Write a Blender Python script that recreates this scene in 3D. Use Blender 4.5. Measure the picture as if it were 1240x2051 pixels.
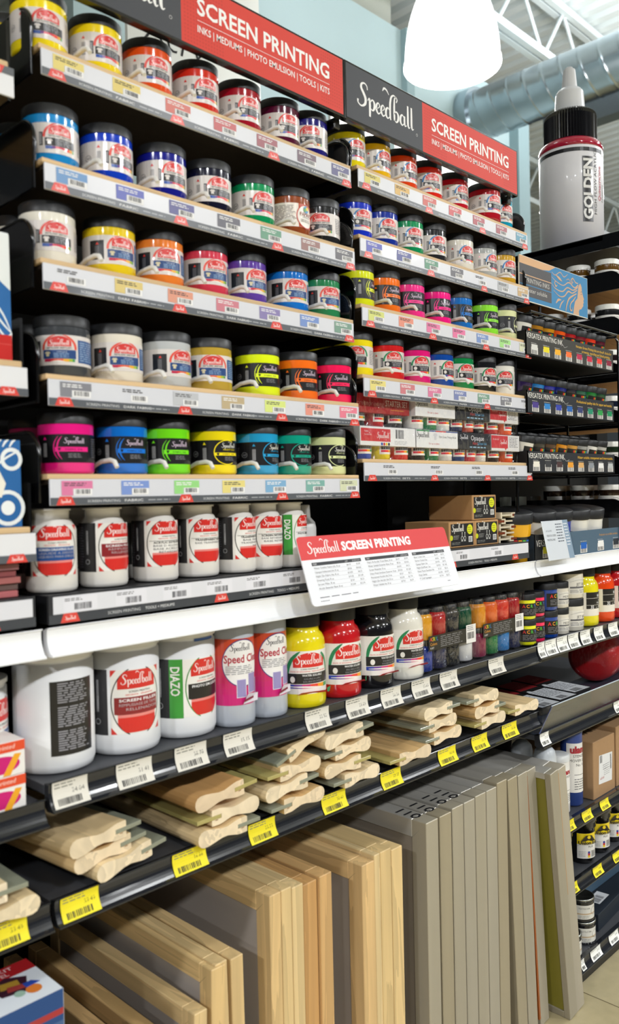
import bpy, math, random
from mathutils import Vector, Matrix
from mathutils.geometry import tessellate_polygon
random.seed(7)
SC = bpy.context.scene
COL = SC.collection
PI = math.pi
D2R = PI / 180
for _o in list(bpy.data.objects):
    bpy.data.objects.remove(_o)

# ---------------------------------------------------------------- camera
FPX = 1672.4
R_ = Vector((0.70132219, -0.71250262, -0.02207278))
U_ = Vector((0.02906173, -0.00236035, 0.99957483))
W_ = Vector((0.71225179, 0.70166548, -0.01905119))
cd = bpy.data.cameras.new('camera')
cam = bpy.data.objects.new('camera', cd)
COL.objects.link(cam)
cd.sensor_fit = 'HORIZONTAL'
cd.sensor_width = 36
cd.lens = 36 * FPX / 1240
cd.clip_start = .02
cd.clip_end = 80
M3 = Matrix((R_, U_, -W_)).transposed()
cam.matrix_world = Matrix.Translation((-0.52773, -0.98980, 1.28400)) @ M3.to_4x4()
cd.dof.use_dof = True
cd.dof.focus_distance = 1.95
cd.dof.aperture_fstop = 8.0
SC.camera = cam

# ---------------------------------------------------------------- light, world, exposure
SC.view_settings.view_transform = 'Standard'
SC.view_settings.look = 'None'
SC.view_settings.gamma = 1
SC.view_settings.use_curve_mapping = False
SC.view_settings.exposure = -0.62
wd = bpy.data.worlds.new('world')
SC.world = wd
wd.use_nodes = True
wd.node_tree.nodes['Background'].inputs[0].default_value = (.80, .93, 1.0, 1)
wd.node_tree.nodes['Background'].inputs[1].default_value = 0.07
LAMPS_AND_FILLS = [(-3.0, -4.3), (0.0, -4.3), (3.2, -4.3), (6.4, -4.3), (-1.6, -8.6), (1.8, -8.6), (5.2, -8.6), (-6.4, -4.3), (-4.6, -1.4), (7.0, 1.8), (4.6, -1.5)]  # pair closest before the shelves is added to brighten screen mesh and giant bottle
for _i, (_x, _y) in enumerate(LAMPS_AND_FILLS):
    ld = bpy.data.lights.new('ceiling_lamp_and_fill_light', 'AREA')
    ld.shape = 'DISK'
    ld.size = .40
    ld.energy = (110 if (_x, _y) == (4.6, -1.5) else 225) if -5 < _y < 0 else (60 if _y < -5 else 90)
    ld.color = (.97, .985, 1.0)
    lo = bpy.data.objects.new('ceiling_lamp_and_fill_light', ld)
    COL.objects.link(lo)
    lo.location = (_x, _y, 3.85)
    lo.rotation_euler = (0, 0, 0)

# ---------------------------------------------------------------- colours and materials
def srgb(h, a=1.0):
    if isinstance(h, (tuple, list)):
        return tuple(h) if len(h) == 4 else tuple(h) + (a,)
    out = []
    for k in (0, 2, 4):
        c = int(h[k:k + 2], 16) / 255
        out.append(c / 12.92 if c <= .04045 else ((c + .055) / 1.055) ** 2.4)
    return tuple(out) + (a,)
OBC = (1, 1, 1, 0)          # "take the colour of the object"
MATS = {}
def colour_nodes(nt):
    n, l = nt.nodes, nt.links
    at = n.new('ShaderNodeAttribute'); at.attribute_name = 'Col'
    oi = n.new('ShaderNodeObjectInfo')
    mx = n.new('ShaderNodeMix'); mx.data_type = 'RGBA'
    l.new(at.outputs['Alpha'], mx.inputs[0])
    l.new(oi.outputs['Color'], mx.inputs[6])
    l.new(at.outputs['Color'], mx.inputs[7])
    return mx.outputs[2]
def mat(name, rough=.5, metal=0.0, coat=0.0, spec=.5, var=0.0, scale=30.0, bump=0.0, grain=None, trans=0.0, rings=9.0):
    if name in MATS:
        return MATS[name]
    m = bpy.data.materials.new(name); m.use_nodes = True
    nt = m.node_tree; n, l = nt.nodes, nt.links
    b = n['Principled BSDF']
    col = colour_nodes(nt)
    b.inputs['Roughness'].default_value = rough
    b.inputs['Metallic'].default_value = metal
    b.inputs['Coat Weight'].default_value = coat
    b.inputs['Coat Roughness'].default_value = .06
    b.inputs['Specular IOR Level'].default_value = spec
    if trans:
        b.inputs['Transmission Weight'].default_value = trans
    if grain or var or bump:
        tc = n.new('ShaderNodeTexCoord')
        mp = n.new('ShaderNodeMapping')
        l.new(tc.outputs['Object'], mp.inputs[0])
        nz = n.new('ShaderNodeTexNoise')
        l.new(mp.outputs[0], nz.inputs['Vector'])
        nz.inputs['Scale'].default_value = scale
        nz.inputs['Detail'].default_value = 4
        if grain:
            s = [1, 1, 1]; s['xyz'.index(grain)] = .06
            mp.inputs['Scale'].default_value = s
            oi = n.new('ShaderNodeObjectInfo')
            cb = n.new('ShaderNodeCombineXYZ')
            for k in range(3): l.new(oi.outputs['Random'], cb.inputs[k])
            l.new(cb.outputs[0], mp.inputs['Location'])
            nz.inputs['Distortion'].default_value = .6
            wv = n.new('ShaderNodeMath'); wv.operation = 'MULTIPLY'; wv.inputs[1].default_value = rings
            l.new(nz.outputs[0], wv.inputs[0])
            fr = n.new('ShaderNodeMath'); fr.operation = 'FRACT'
            l.new(wv.outputs[0], fr.inputs[0])
            src = fr.outputs[0] if rings else nz.outputs[0]
        else:
            src = nz.outputs[0]
        mr = n.new('ShaderNodeMapRange')
        l.new(src, mr.inputs[0])
        mr.inputs[3].default_value = 1 - var
        mr.inputs[4].default_value = 1 + var * .35
        mu = n.new('ShaderNodeMix'); mu.data_type = 'RGBA'; mu.blend_type = 'MULTIPLY'; mu.inputs[0].default_value = 1
        l.new(col, mu.inputs[6]); l.new(mr.outputs[0], mu.inputs[7])
        col = mu.outputs[2]
        if bump:
            bp = n.new('ShaderNodeBump'); bp.inputs['Strength'].default_value = bump; bp.inputs['Distance'].default_value = .002
            l.new(nz.outputs[0], bp.inputs['Height']); l.new(bp.outputs[0], b.inputs['Normal'])
    l.new(col, b.inputs['Base Color'])
    MATS[name] = m
    return m
INK = mat('glossy_ink_jar', .16, coat=.6, var=.04, scale=60)
LABEL = mat('printed_label', .32, coat=.25)
PAPER = mat('paper_print', .6, spec=.3)
BLACKP = mat('black_plastic', .42, var=.15, scale=200)
GLOSSB = mat('gloss_black_plastic', .18, coat=.4)
WHITEP = mat('white_plastic', .35, coat=.15, var=.03, scale=12)
METALP = mat('painted_metal', .38, var=.12, scale=40)
STEEL = mat('brushed_metal', .28, metal=.35, var=.3, scale=10, grain='y', rings=0)
STEELZ = mat('brushed_metal_upright', .45, metal=.3, var=.32, scale=7, grain='z', rings=0)
DUCTM = mat('galvanised_metal', .26, metal=1.0, var=.15, scale=5)
WOODX = mat('wood_grain_x', .55, var=.18, scale=14, grain='x', rings=6)
WOODY = mat('wood_grain_y', .55, var=.18, scale=16, grain='y', rings=6)
WOODZ = mat('wood_grain_z', .55, var=.18, scale=16, grain='z', rings=6)
CARD = mat('kraft_cardboard', .75, var=.1, scale=90)
WALLM = mat('painted_wall', .7, var=.05, scale=3)
MESHM = mat('screen_fabric', .5, var=.12, scale=7)
RUBBER = mat('translucent_rubber', .25, var=.1, scale=20, coat=.2)
def make_clear(name, tint, alpha, rough=.08, bump=0.0):
    m = bpy.data.materials.new(name); m.use_nodes = True
    nt = m.node_tree; n, l = nt.nodes, nt.links
    for x in list(n): n.remove(x)
    out = n.new('ShaderNodeOutputMaterial')
    tr = n.new('ShaderNodeBsdfTransparent'); tr.inputs[0].default_value = tint
    gl = n.new('ShaderNodeBsdfGlossy'); gl.inputs['Roughness'].default_value = rough
    mx = n.new('ShaderNodeMixShader'); mx.inputs[0].default_value = alpha
    l.new(tr.outputs[0], mx.inputs[1]); l.new(gl.outputs[0], mx.inputs[2]); l.new(mx.outputs[0], out.inputs[0])
    if bump:
        nz = n.new('ShaderNodeTexNoise'); nz.inputs['Scale'].default_value = 45; nz.inputs['Distortion'].default_value = 2.5
        tc = n.new('ShaderNodeTexCoord'); mp = n.new('ShaderNodeMapping'); mp.inputs['Scale'].default_value = (1, 1, .35)
        l.new(tc.outputs['Object'], mp.inputs[0]); l.new(mp.outputs[0], nz.inputs[0])
        bp = n.new('ShaderNodeBump'); bp.inputs['Strength'].default_value = bump; bp.inputs['Distance'].default_value = .01
        l.new(nz.outputs[0], bp.inputs['Height']); l.new(bp.outputs[0], gl.inputs['Normal'])
    return m
WRAP = make_clear('shrink_wrap_film', (.97, .97, .98, 1), .095, .09, 1.0)
ACRYL = make_clear('clear_acrylic', (.74, .76, .82, 1), .30, .22)
FILM = make_clear('clear_price_channel', (.97, .97, .98, 1), .05, .1)
def emission(name, col, s):
    m = bpy.data.materials.new(name); m.use_nodes = True
    b = m.node_tree.nodes['Principled BSDF']
    b.inputs['Base Color'].default_value = col
    b.inputs['Emission Color'].default_value = col
    b.inputs['Emission Strength'].default_value = s
    return m

# ---------------------------------------------------------------- mesh builder
class MB:
    def __init__(s):
        s.v = []; s.f = []; s.c = []; s.sm = []
    def add(s, vs, fs, col, smooth=False):
        o = len(s.v); s.v += [tuple(p) for p in vs]
        col = srgb(col)
        for f in fs:
            s.f.append([i + o for i in f]); s.c.append(col); s.sm.append(smooth)
        return s
    def box(s, x0, x1, y0, y1, z0, z1, col, bev=0.0, M=None):
        if bev:
            b = min(bev, (x1 - x0) / 2.01, (y1 - y0) / 2.01, (z1 - z0) / 2.01)
            vs = []
            for sz in (0, 1):
                for sy in (0, 1):
                    for sx in (0, 1):
                        X = (x0, x1)[sx]; Y = (y0, y1)[sy]; Z = (z0, z1)[sz]
                        dx = b * (1 - 2 * sx); dy = b * (1 - 2 * sy); dz = b * (1 - 2 * sz)
                        vs += [(X, Y + dy, Z + dz), (X + dx, Y, Z + dz), (X + dx, Y + dy, Z)]
            def i(sx, sy, sz, k): return ((sz * 2 + sy) * 2 + sx) * 3 + k
            fs = []
            for a in (0, 1):
                q = [i(a, 0, 0, 0), i(a, 1, 0, 0), i(a, 1, 1, 0), i(a, 0, 1, 0)]; fs.append(q if a else q[::-1])
                q = [i(0, a, 0, 1), i(1, a, 0, 1), i(1, a, 1, 1), i(0, a, 1, 1)]; fs.append(q[::-1] if a else q)
                q = [i(0, 0, a, 2), i(1, 0, a, 2), i(1, 1, a, 2), i(0, 1, a, 2)]; fs.append(q if a else q[::-1])
            for a in (0, 1):
                for c in (0, 1):
                    fs.append([i(a, c, 0, 0), i(a, c, 1, 0), i(a, c, 1, 1), i(a, c, 0, 1)])
                    fs.append([i(a, 0, c, 0), i(a, 1, c, 0), i(a, 1, c, 2), i(a, 0, c, 2)])
                    fs.append([i(0, a, c, 1), i(1, a, c, 1), i(1, a, c, 2), i(0, a, c, 2)])
            for sx in (0, 1):
                for sy in (0, 1):
                    for sz in (0, 1):
                        fs.append([i(sx, sy, sz, 0), i(sx, sy, sz, 1), i(sx, sy, sz, 2)])
        else:
            vs = [(x, y, z) for z in (z0, z1) for y in (y0, y1) for x in (x0, x1)]
            fs = [[0, 2, 3, 1], [4, 5, 7, 6], [0, 1, 5, 4], [2, 6, 7, 3], [0, 4, 6, 2], [1, 3, 7, 5]]
        if M is not None: vs = [tuple(M @ Vector(p)) for p in vs]
        return s.add(vs, fs, col)
    def lathe(s, prof, col, n=40, cx=0, cy=0, cz=0, smooth=True, cols=None, ridge=0.0, M=None):
        vs = []
        for (r, z) in prof:
            for k in range(n):
                a = 2 * PI * k / n; rr = r - (ridge if (k % 2 and ridge) else 0)
                vs.append((cx + rr * math.cos(a), cy + rr * math.sin(a), cz + z))
        if M is not None: vs = [tuple(M @ Vector(p)) for p in vs]
        for j in range(len(prof) - 1):
            if prof[j] == prof[j + 1]: continue      # doubled point = sharp edge
            fs = [[j * n + k, j * n + (k + 1) % n, (j + 1) * n + (k + 1) % n, (j + 1) * n + k] for k in range(n)]
            s.add_faces_later(fs, cols[j] if cols else col, smooth)
        base = len(s.v); s.v += vs
        for (fs, c, sm) in s._late:
            for f in fs: s.f.append([i + base for i in f]); s.c.append(srgb(c)); s.sm.append(sm)
        s._late = []
        return s
    _late = []
    def add_faces_later(s, fs, c, sm):
        s._late = s._late + [(fs, c, sm)]
    def tube(s, pts, r, col, n=8, caps=True):
        pts = [Vector(p) for p in pts]; vs = []
        for i, p in enumerate(pts):
            t = (pts[min(i + 1, len(pts) - 1)] - pts[max(i - 1, 0)]).normalized()
            u = t.cross(Vector((0, 0, 1)))
            if u.length < .1: u = t.cross(Vector((1, 0, 0)))
            u.normalize(); w = t.cross(u)
            rr = r[i] if isinstance(r, (list, tuple)) else r
            for k in range(n):
                a = 2 * PI * k / n
                vs.append(p + u * (rr * math.cos(a)) + w * (rr * math.sin(a)))
        fs = [[i * n + k, i * n + (k + 1) % n, (i + 1) * n + (k + 1) % n, (i + 1) * n + k] for i in range(len(pts) - 1) for k in range(n)]
        s.add(vs, fs, col, True)
        if caps: s.add(vs[:n] + vs[-n:], [list(range(n))[::-1], list(range(n, 2 * n))], col)
        return s
    def prism(s, pts, d0, d1, col, axis='x', capcol=None, smooth=False):
        def P(a, b, d):
            return (d, a, b) if axis == 'x' else ((a, d, b) if axis == 'y' else (a, b, d))
        n = len(pts)
        vs = [P(a, b, d0) for a, b in pts] + [P(a, b, d1) for a, b in pts]
        s.add(vs, [[k, (k + 1) % n, n + (k + 1) % n, n + k] for k in range(n)], col, smooth)
        tri = tessellate_polygon([[Vector((a, b, 0)) for a, b in pts]])
        s.add(vs, [list(t) for t in tri] + [[i + n for i in t] for t in tri], capcol or col)
        return s
def mesh(mb, m, name='m', fix=False):
    me = bpy.data.meshes.new(name)
    me.from_pydata(mb.v, [], mb.f)
    ca = me.color_attributes.new('Col', 'FLOAT_COLOR', 'CORNER')
    buf = []
    for f, c in zip(mb.f, mb.c): buf += list(c) * len(f)
    ca.data.foreach_set('color', buf)
    me.polygons.foreach_set('use_smooth', mb.sm)
    me.materials.append(m)
    me.update()
    return me
def obj(name, me, m=None, parent=None, loc=None, rz=None, colour=None):
    if isinstance(me, MB): me = mesh(me, m, name)
    o = bpy.data.objects.new(name, me); COL.objects.link(o)
    if parent is not None: o.parent = parent
    if loc: o.location = loc
    if rz: o.rotation_euler = (0, 0, rz)
    if colour: o.color = srgb(colour)
    return o
def tag(o, label, cat, group=None):
    o['label'] = label; o['category'] = cat
    if group: o['group'] = group
    return o
def thing(name, label, cat, loc=(0, 0, 0), rz=0, group=None):
    o = bpy.data.objects.new(name, None); COL.objects.link(o)
    o.empty_display_size = .02
    o.location = loc; o.rotation_euler = (0, 0, rz)
    return tag(o, label, cat, group)
def struct(name, me, m=None):
    o = obj(name, me, m); o['kind'] = 'structure'; return o
def copy_thing(root, loc, rz, label, group=None, recolour=None):
    r = root.copy(); COL.objects.link(r)
    r.location = loc; r.rotation_euler = (0, 0, rz); r['label'] = label
    if group: r['group'] = group
    for ch in list(root.children):
        c = ch.copy(); COL.objects.link(c); c.parent = r
        if recolour and ch.name.split('.')[0] in recolour: c.color = srgb(recolour[ch.name.split('.')[0]])
        for g in list(ch.children):
            d = g.copy(); COL.objects.link(d); d.parent = c
    return r

# ---------------------------------------------------------------- flat artwork, later laid on a plane or wrapped round a cylinder
_TXT = {}
def glyphs(body, bold=0.0):
    key = (body, bold)
    if key not in _TXT:
        c = bpy.data.curves.new('t', 'FONT'); c.body = body; c.resolution_u = 2; c.size = 1; c.offset = bold
        o = bpy.data.objects.new('t', c)
        me = bpy.data.meshes.new_from_object(o)
        vs = [(v.co.x, v.co.y) for v in me.vertices]; fs = [list(p.vertices) for p in me.polygons]
        if vs:
            x0 = min(v[0] for v in vs); x1 = max(v[0] for v in vs)
            vs = [(a - x0, b) for a, b in vs]
        else: x0 = x1 = 0
        bpy.data.objects.remove(o); bpy.data.curves.remove(c); bpy.data.meshes.remove(me)
        _TXT[key] = (vs, fs, x1 - x0)
    return _TXT[key]
def catmull(P, n=6):
    out = []
    for i in range(len(P) - 1):
        p0 = P[max(i - 1, 0)]; p1 = P[i]; p2 = P[i + 1]; p3 = P[min(i + 2, len(P) - 1)]
        for k in range(n):
            t = k / n
            out.append(tuple(.5 * (2 * b + (c - a) * t + (2 * a - 5 * b + 4 * c - d) * t * t + (3 * b - a - 3 * c + d) * t ** 3) for a, b, c, d in zip(p0, p1, p2, p3)))
    out.append(tuple(P[-1]))
    return out
def _b(x):   # bowl of a, b, d, p shapes
    return x
SCRIPT = [
 [(1.28, 1.75, .10), (1.22, 2.1, .12), (.9, 2.28, .14), (.55, 2.1, .2), (.5, 1.72, .27), (.78, 1.3, .3), (1.02, .85, .3), (.95, .3, .26), (.5, -.02, .16), (.08, .15, .14), (.05, .5, .2)],
 [(1.3, .75, .06), (1.52, 1.02, .18), (1.58, .6, .26), (1.58, -.1, .26), (1.56, -.72, .22)],
 [(1.66, .72, .1), (1.9, 1.02, .14), (2.15, .82, .24), (2.15, .3, .24), (1.92, .0, .14), (1.68, .14, .08)],
 [(2.42, .42, .07), (2.7, .55, .07), (2.86, .8, .12), (2.68, 1.03, .12), (2.46, .75, .22), (2.44, .3, .24), (2.68, -.02, .16), (2.98, .2, .07)],
 [(3.06, .42, .07), (3.34, .55, .07), (3.5, .8, .12), (3.32, 1.03, .12), (3.1, .75, .22), (3.08, .3, .24), (3.32, -.02, .16), (3.62, .2, .07)],
 [(4.2, .82, .08), (3.98, 1.03, .14), (3.74, .75, .24), (3.72, .25, .24), (3.95, -.02, .14), (4.2, .2, .08)],
 [(4.42, -.02, .1), (4.3, .1, .2), (4.28, .9, .24), (4.32, 1.7, .24), (4.5, 2.3, .2), (4.85, 2.55, .14), (5.2, 2.35, .12)],
 [(5.15, 1.95, .12), (5.28, 2.25, .12), (5.12, 2.5, .1), (4.92, 2.2, .16), (4.86, 1.4, .24), (4.86, .6, .25), (4.88, .05, .2)],
 [(4.9, .72, .1), (5.12, 1.02, .14), (5.38, .8, .24), (5.38, .3, .24), (5.15, -.02, .14), (4.9, .12, .1)],
 [(3.3, 2.45, .06), (3.5, 2.78, .2), (3.85, 2.72, .16), (4.15, 2.35, .05)],
 [(6.2, .82, .08), (5.98, 1.03, .14), (5.74, .75, .24), (5.72, .25, .24), (5.95, -.02, .14), (6.2, .2, .08)],
 [(6.3, 1.0, .2), (6.28, .4, .24), (6.38, .02, .14), (6.6, .15, .06)],
 [(6.78, 2.2, .2), (6.78, 1.2, .25), (6.78, .35, .25), (6.9, .0, .14), (7.08, .14, .06)],
 [(7.3, 2.2, .2), (7.3, 1.2, .25), (7.3, .35, .25), (7.42, .0, .14), (7.62, .14, .06)]]
class Art:
    eps = 4e-5
    def __init__(s, eps=None):
        s.items = []
        if eps: s.eps = eps
    def raw(s, pts, fs, col): s.items.append((pts, fs, srgb(col))); return s
    def rect(s, u0, v0, u1, v1, col, du=.004):
        n = max(1, int(math.ceil(abs(u1 - u0) / du)))
        pts = [(u0 + (u1 - u0) * k / n, v) for k in range(n + 1) for v in (v0, v1)]
        return s.raw(pts, [[2 * k, 2 * k + 2, 2 * k + 3, 2 * k + 1] for k in range(n)], col)
    def strip(s, cols3, col):
        pts = []
        for (u, a, b) in cols3: pts += [(u, a), (u, b)]
        return s.raw(pts, [[2 * k, 2 * k + 2, 2 * k + 3, 2 * k + 1] for k in range(len(cols3) - 1)], col)
    def dome(s, u, v0, a, b, vc, col, cut0=-9, cut1=9, n=14, top=9):
        # part of an ellipse (centre u,vc radii a,b) between heights v0.. and top
        L = []
        for k in range(n + 1):
            x = -a + 2 * a * k / n
            h = b * math.sqrt(max(0, 1 - (x / a) ** 2))
            if u + x < cut0 or u + x > cut1: continue
            lo = max(v0, vc - h); hi = min(top, vc + h)
            if hi > lo: L.append((u + x, lo, hi))
        return s.strip(L, col) if len(L) > 1 else s
    def poly(s, pts, col):
        tri = tessellate_polygon([[Vector((a, b, 0)) for a, b in pts]])
        return s.raw(pts, [list(t) for t in tri], col)
    def circ(s, u, v, r, col, n=16, ry=None):
        ry = ry or r
        if r < .005: return s.raw([(u + r * math.cos(2 * PI * k / n), v + ry * math.sin(2 * PI * k / n)) for k in range(n)], [list(range(n))], col)
        L = []
        for k in range(n + 1):
            x = -r * math.cos(PI * k / n); h = ry * math.sin(PI * k / n) + 1e-6
            L.append((u + x, v - h, v + h))
        return s.strip(L, col)
    def dots(s, cs, r, col, n=6):
        pts = []; fs = []
        for (u, v) in cs:
            o = len(pts); pts += [(u + r * math.cos(2 * PI * k / n), v + r * math.sin(2 * PI * k / n)) for k in range(n)]; fs.append([o + k for k in range(n)])
        return s.raw(pts, fs, col)
    def ring(s, u, v, r, w, col, a0=0, a1=360, ry=None, n=24):
        ry = ry or r; pts = []
        for k in range(n + 1):
            a = (a0 + (a1 - a0) * k / n) * D2R
            for q in (-.5, .5): pts.append((u + (r + w * q) * math.cos(a), v + (ry + w * q) * math.sin(a)))
        return s.raw(pts, [[2 * k, 2 * k + 1, 2 * k + 3, 2 * k + 2] for k in range(n)], col)
    def ribbon(s, P, col, n=5, T=None):
        C = catmull(P, n); pts = []
        for i, (x, y, w) in enumerate(C):
            a = C[max(i - 1, 0)]; b = C[min(i + 1, len(C) - 1)]
            dx, dy = b[0] - a[0], b[1] - a[1]; L = math.hypot(dx, dy) or 1
            nx, ny = -dy / L * w / 2, dx / L * w / 2
            for q in ((x + nx, y + ny), (x - nx, y - ny)): pts.append(T(*q) if T else q)
        return s.raw(pts, [[2 * k, 2 * k + 1, 2 * k + 3, 2 * k + 2] for k in range(len(C) - 1)], col)
    def logo(s, u, v, w, col, rot=0, n=4, hs=1.0):
        k = w / 7.65; ca, sa = math.cos(rot), math.sin(rot)
        def T(x, y):
            x *= k; y *= k * hs
            return (u + x * ca - y * sa, v + x * sa + y * ca)
        pts_all = []; fs_all = []
        sub = Art()
        for st in SCRIPT: sub.ribbon(st, col, n, T)
        for pts, fs, c in sub.items:
            o = len(pts_all); pts_all += pts; fs_all += [[i + o for i in f] for f in fs]
        return s.raw(pts_all, fs_all, col)
    def text(s, body, u, v, h, col, align='l', xs=1.0, bold=0.0, rot=0, fit=None, shear=0.0):
        vs, fs, wd_ = glyphs(body, bold)
        k = h / .72
        if fit: xs = fit / (wd_ * k)
        off = {'l': 0, 'c': -.5, 'r': -1}[align] * wd_ * k * xs
        ca, sa = math.cos(rot), math.sin(rot)
        pts = []
        for (x, y) in vs:
            X = off + (x + shear * y) * k * xs; Y = y * k
            pts.append((u + X * ca - Y * sa, v + X * sa + Y * ca))
        return s.raw(pts, fs, col)
    def lines(s, u0, v0, u1, v1, n, col, fill=.45, seed=1, words=True):
        # blocks of print too small to read: rows of word-length dashes
        rnd = random.Random(seed); pts = []; fs = []
        dv = (v1 - v0) / n
        for r in range(n):
            y = v1 - (r + 1) * dv + dv * (1 - fill) / 2; x = u0
            end = u1 - (u1 - u0) * rnd.random() * .2
            while x < end:
                w = min((.12 + .2 * rnd.random()) * (u1 - u0), end - x) if words else end - x
                o = len(pts); pts += [(x, y), (x + w, y), (x + w, y + dv * fill), (x, y + dv * fill)]; fs.append([o, o + 1, o + 2, o + 3])
                x += w + .05 * (u1 - u0)
        return s.raw(pts, fs, col)
    def bars(s, u0, v0, u1, v1, col='1a1a1a', n=13, seed=3):
        rnd = random.Random(seed); pts = []; fs = []; st = (u1 - u0) / n
        for k in range(n):
            w = st * (.3 + .5 * rnd.random()); o = len(pts); x = u0 + k * st
            pts += [(x, v0), (x + w, v0), (x + w, v1), (x, v1)]; fs.append([o, o + 1, o + 2, o + 3])
        return s.raw(pts, fs, col)
    def to(s, mb, F):
        done = []          # print layers: only what overlaps an earlier shape goes above it
        for (pts, fs, c) in s.items:
            if not pts: continue
            a = min(p[0] for p in pts); b = max(p[0] for p in pts); d = min(p[1] for p in pts); e = max(p[1] for p in pts)
            sag = 0
            if hasattr(F, 'r'):
                ext = max(max(pts[i][0] for i in f) - min(pts[i][0] for i in f) for f in fs)
                sag = ext * ext / (8 * F.r)
            L = s.eps + max([l for (a2, b2, d2, e2, l) in done if a < b2 and a2 < b and d < e2 and d2 < e] or [0]) + sag
            done.append((a, b, d, e, L))
            mb.add([F(u, v, L) for u, v in pts], fs, c)
        return mb
def cyl(r, cz=0, rot=0, taper=0):
    def F(u, v, e):
        a = u / r + rot
        rr = r + e + .0002 + taper * v
        return (rr * math.sin(a), -rr * math.cos(a), cz + v)
    F.r = r
    return F
def plane_y(x0, y0, z0, tilt=0.0):      # faces -y; v runs up, leaning back by tilt radians
    ct, st = math.cos(tilt), math.sin(tilt)
    return lambda u, v, e: (x0 + u, y0 + v * st - e * ct, z0 + v * ct + e * st)
def plane_x(x0, y0, z0):                # faces -x; u runs towards -y (left to right as seen)
    return lambda u, v, e: (x0 - e, y0 - u, z0 + v)
def plane_z(x0, y0, z0, rot=0):         # faces up
    ca, sa = math.cos(rot), math.sin(rot)
    return lambda u, v, e: (x0 + u * ca - v * sa, y0 + u * sa + v * ca, z0 + e)
def art_obj(name, art, F, m, parent):
    return obj(name, art.to(MB(), F), m, parent)
def mix(a, b, t):
    a, b = srgb(a), srgb(b)
    return tuple(x * (1 - t) + y * t for x, y in zip(a, b))
# ================================================================ the setting
FZ = .035
FLOORM = bpy.data.materials.new('vinyl_tile'); FLOORM.use_nodes = True
_n = FLOORM.node_tree.nodes; _l = FLOORM.node_tree.links; _b = _n['Principled BSDF']
_tc = _n.new('ShaderNodeTexCoord'); _mp = _n.new('ShaderNodeMapping'); _mp.inputs['Rotation'].default_value = (0, 0, 0); _mp.inputs['Location'].default_value = (.13, .17, 0)
_br = _n.new('ShaderNodeTexBrick'); _br.offset = 0; _br.inputs['Scale'].default_value = 1.0
_br.inputs['Brick Width'].default_value = .305; _br.inputs['Row Height'].default_value = .305; _br.inputs['Mortar Size'].default_value = .0018
_br.inputs['Color1'].default_value = srgb('b3a785'); _br.inputs['Color2'].default_value = srgb('ada07c'); _br.inputs['Mortar'].default_value = srgb('6e6248')
_nz = _n.new('ShaderNodeTexNoise'); _nz.inputs['Scale'].default_value = 28; _nz.inputs['Detail'].default_value = 5
_mr = _n.new('ShaderNodeMapRange'); _mr.inputs[3].default_value = .78; _mr.inputs[4].default_value = 1.12
_mu = _n.new('ShaderNodeMix'); _mu.data_type = 'RGBA'; _mu.blend_type = 'MULTIPLY'; _mu.inputs[0].default_value = 1
_l.new(_tc.outputs['Object'], _mp.inputs[0]); _l.new(_mp.outputs[0], _br.inputs[0]); _l.new(_tc.outputs['Object'], _nz.inputs[0])
_l.new(_nz.outputs[0], _mr.inputs[0]); _l.new(_br.outputs[0], _mu.inputs[6]); _l.new(_mr.outputs[0], _mu.inputs[7]); _l.new(_mu.outputs[2], _b.inputs['Base Color'])
_b.inputs['Roughness'].default_value = .32
fl = MB(); fl.box(-9, 14, -14, 9, FZ - .1, FZ, 'ffffff')
struct('floor', fl, FLOORM)
wb = MB(); wb.box(2.0, 6.84, 3.3, 3.45, FZ, 5.11, 'b2c7cc'); struct('wall_back', wb, WALLM)
tb = MB(); tb.box(5.02, 5.12, 3.24, 3.3, FZ, 5.11, '8fa7ad'); struct('trim_1', tb, WALLM)
tb = MB(); tb.box(6.70, 6.9, 3.2, 3.3, FZ, 5.11, '8fa7ad'); struct('trim_2', tb, WALLM)
tb = MB(); tb.box(3.28, 3.36, 3.22, 3.3, FZ, 6.0, '93a0a3'); struct('trim_3', tb, METALP)
tb = MB(); tb.box(4.35, 5.15, 3.5, 4.2, 5.0, 6.05, 'b4b6ac'); tb.box(3.6, 4.3, 3.6, 4.2, 5.05, 5.9, 'b9bdb6'); struct('trim_4', tb, WALLM)
CZ = 6.1
cb = MB(); x = -4.0
while x < 22:
    p = .2
    prof = [(x, CZ), (x + .07, CZ), (x + .09, CZ + .07), (x + .15, CZ + .07), (x + p - .03, CZ)]
    for (a, za), (b, zb) in zip(prof, prof[1:] + [(x + p, CZ)]):
        cb.add([(a, -14, za), (b, -14, zb), (b, 12, zb), (a, 12, za)], [[0, 1, 2, 3]], 'eef5f6')
    x += p
struct('ceiling', cb, WALLM)
def joist(y, z0, z1, lab):
    t = thing('roof_joist', lab, 'joist', (0, y, 0), 0, 'white open web roof joists')
    for zz, nm, h in ((z1, 'top_chord', .07), (z0, 'bottom_chord', .07)):
        m = MB(); m.box(-4, 20, -.07, -.012, zz - h, zz, 'e8f1f3'); m.box(-4, 20, .012, .07, zz - h, zz, 'e8f1f3'); obj(nm, m, WALLM, t)
    m = MB(); k = 0; xx = -4.0
    while xx < 19.5:
        a = (xx, 0, z0 - .03 if k % 2 == 0 else z1 - .03); b = (xx + .42, 0, z1 - .03 if k % 2 == 0 else z0 - .03)
        m.tube([a, b], .02, 'e8f1f3', 6); xx += .42; k += 1
    w = obj('web', m, WALLM, t); w['kind'] = 'stuff'
joist(3.05, 5.5, 6.08, 'white open web roof joist running behind the glowing pendant lamp')
joist(1.1, 5.5, 6.08, 'white open web roof joist nearer the aisle, at the upper right corner')
joist(5.2, 5.5, 6.08, 'white open web roof joist farthest back, past the end of the partition wall')

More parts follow.
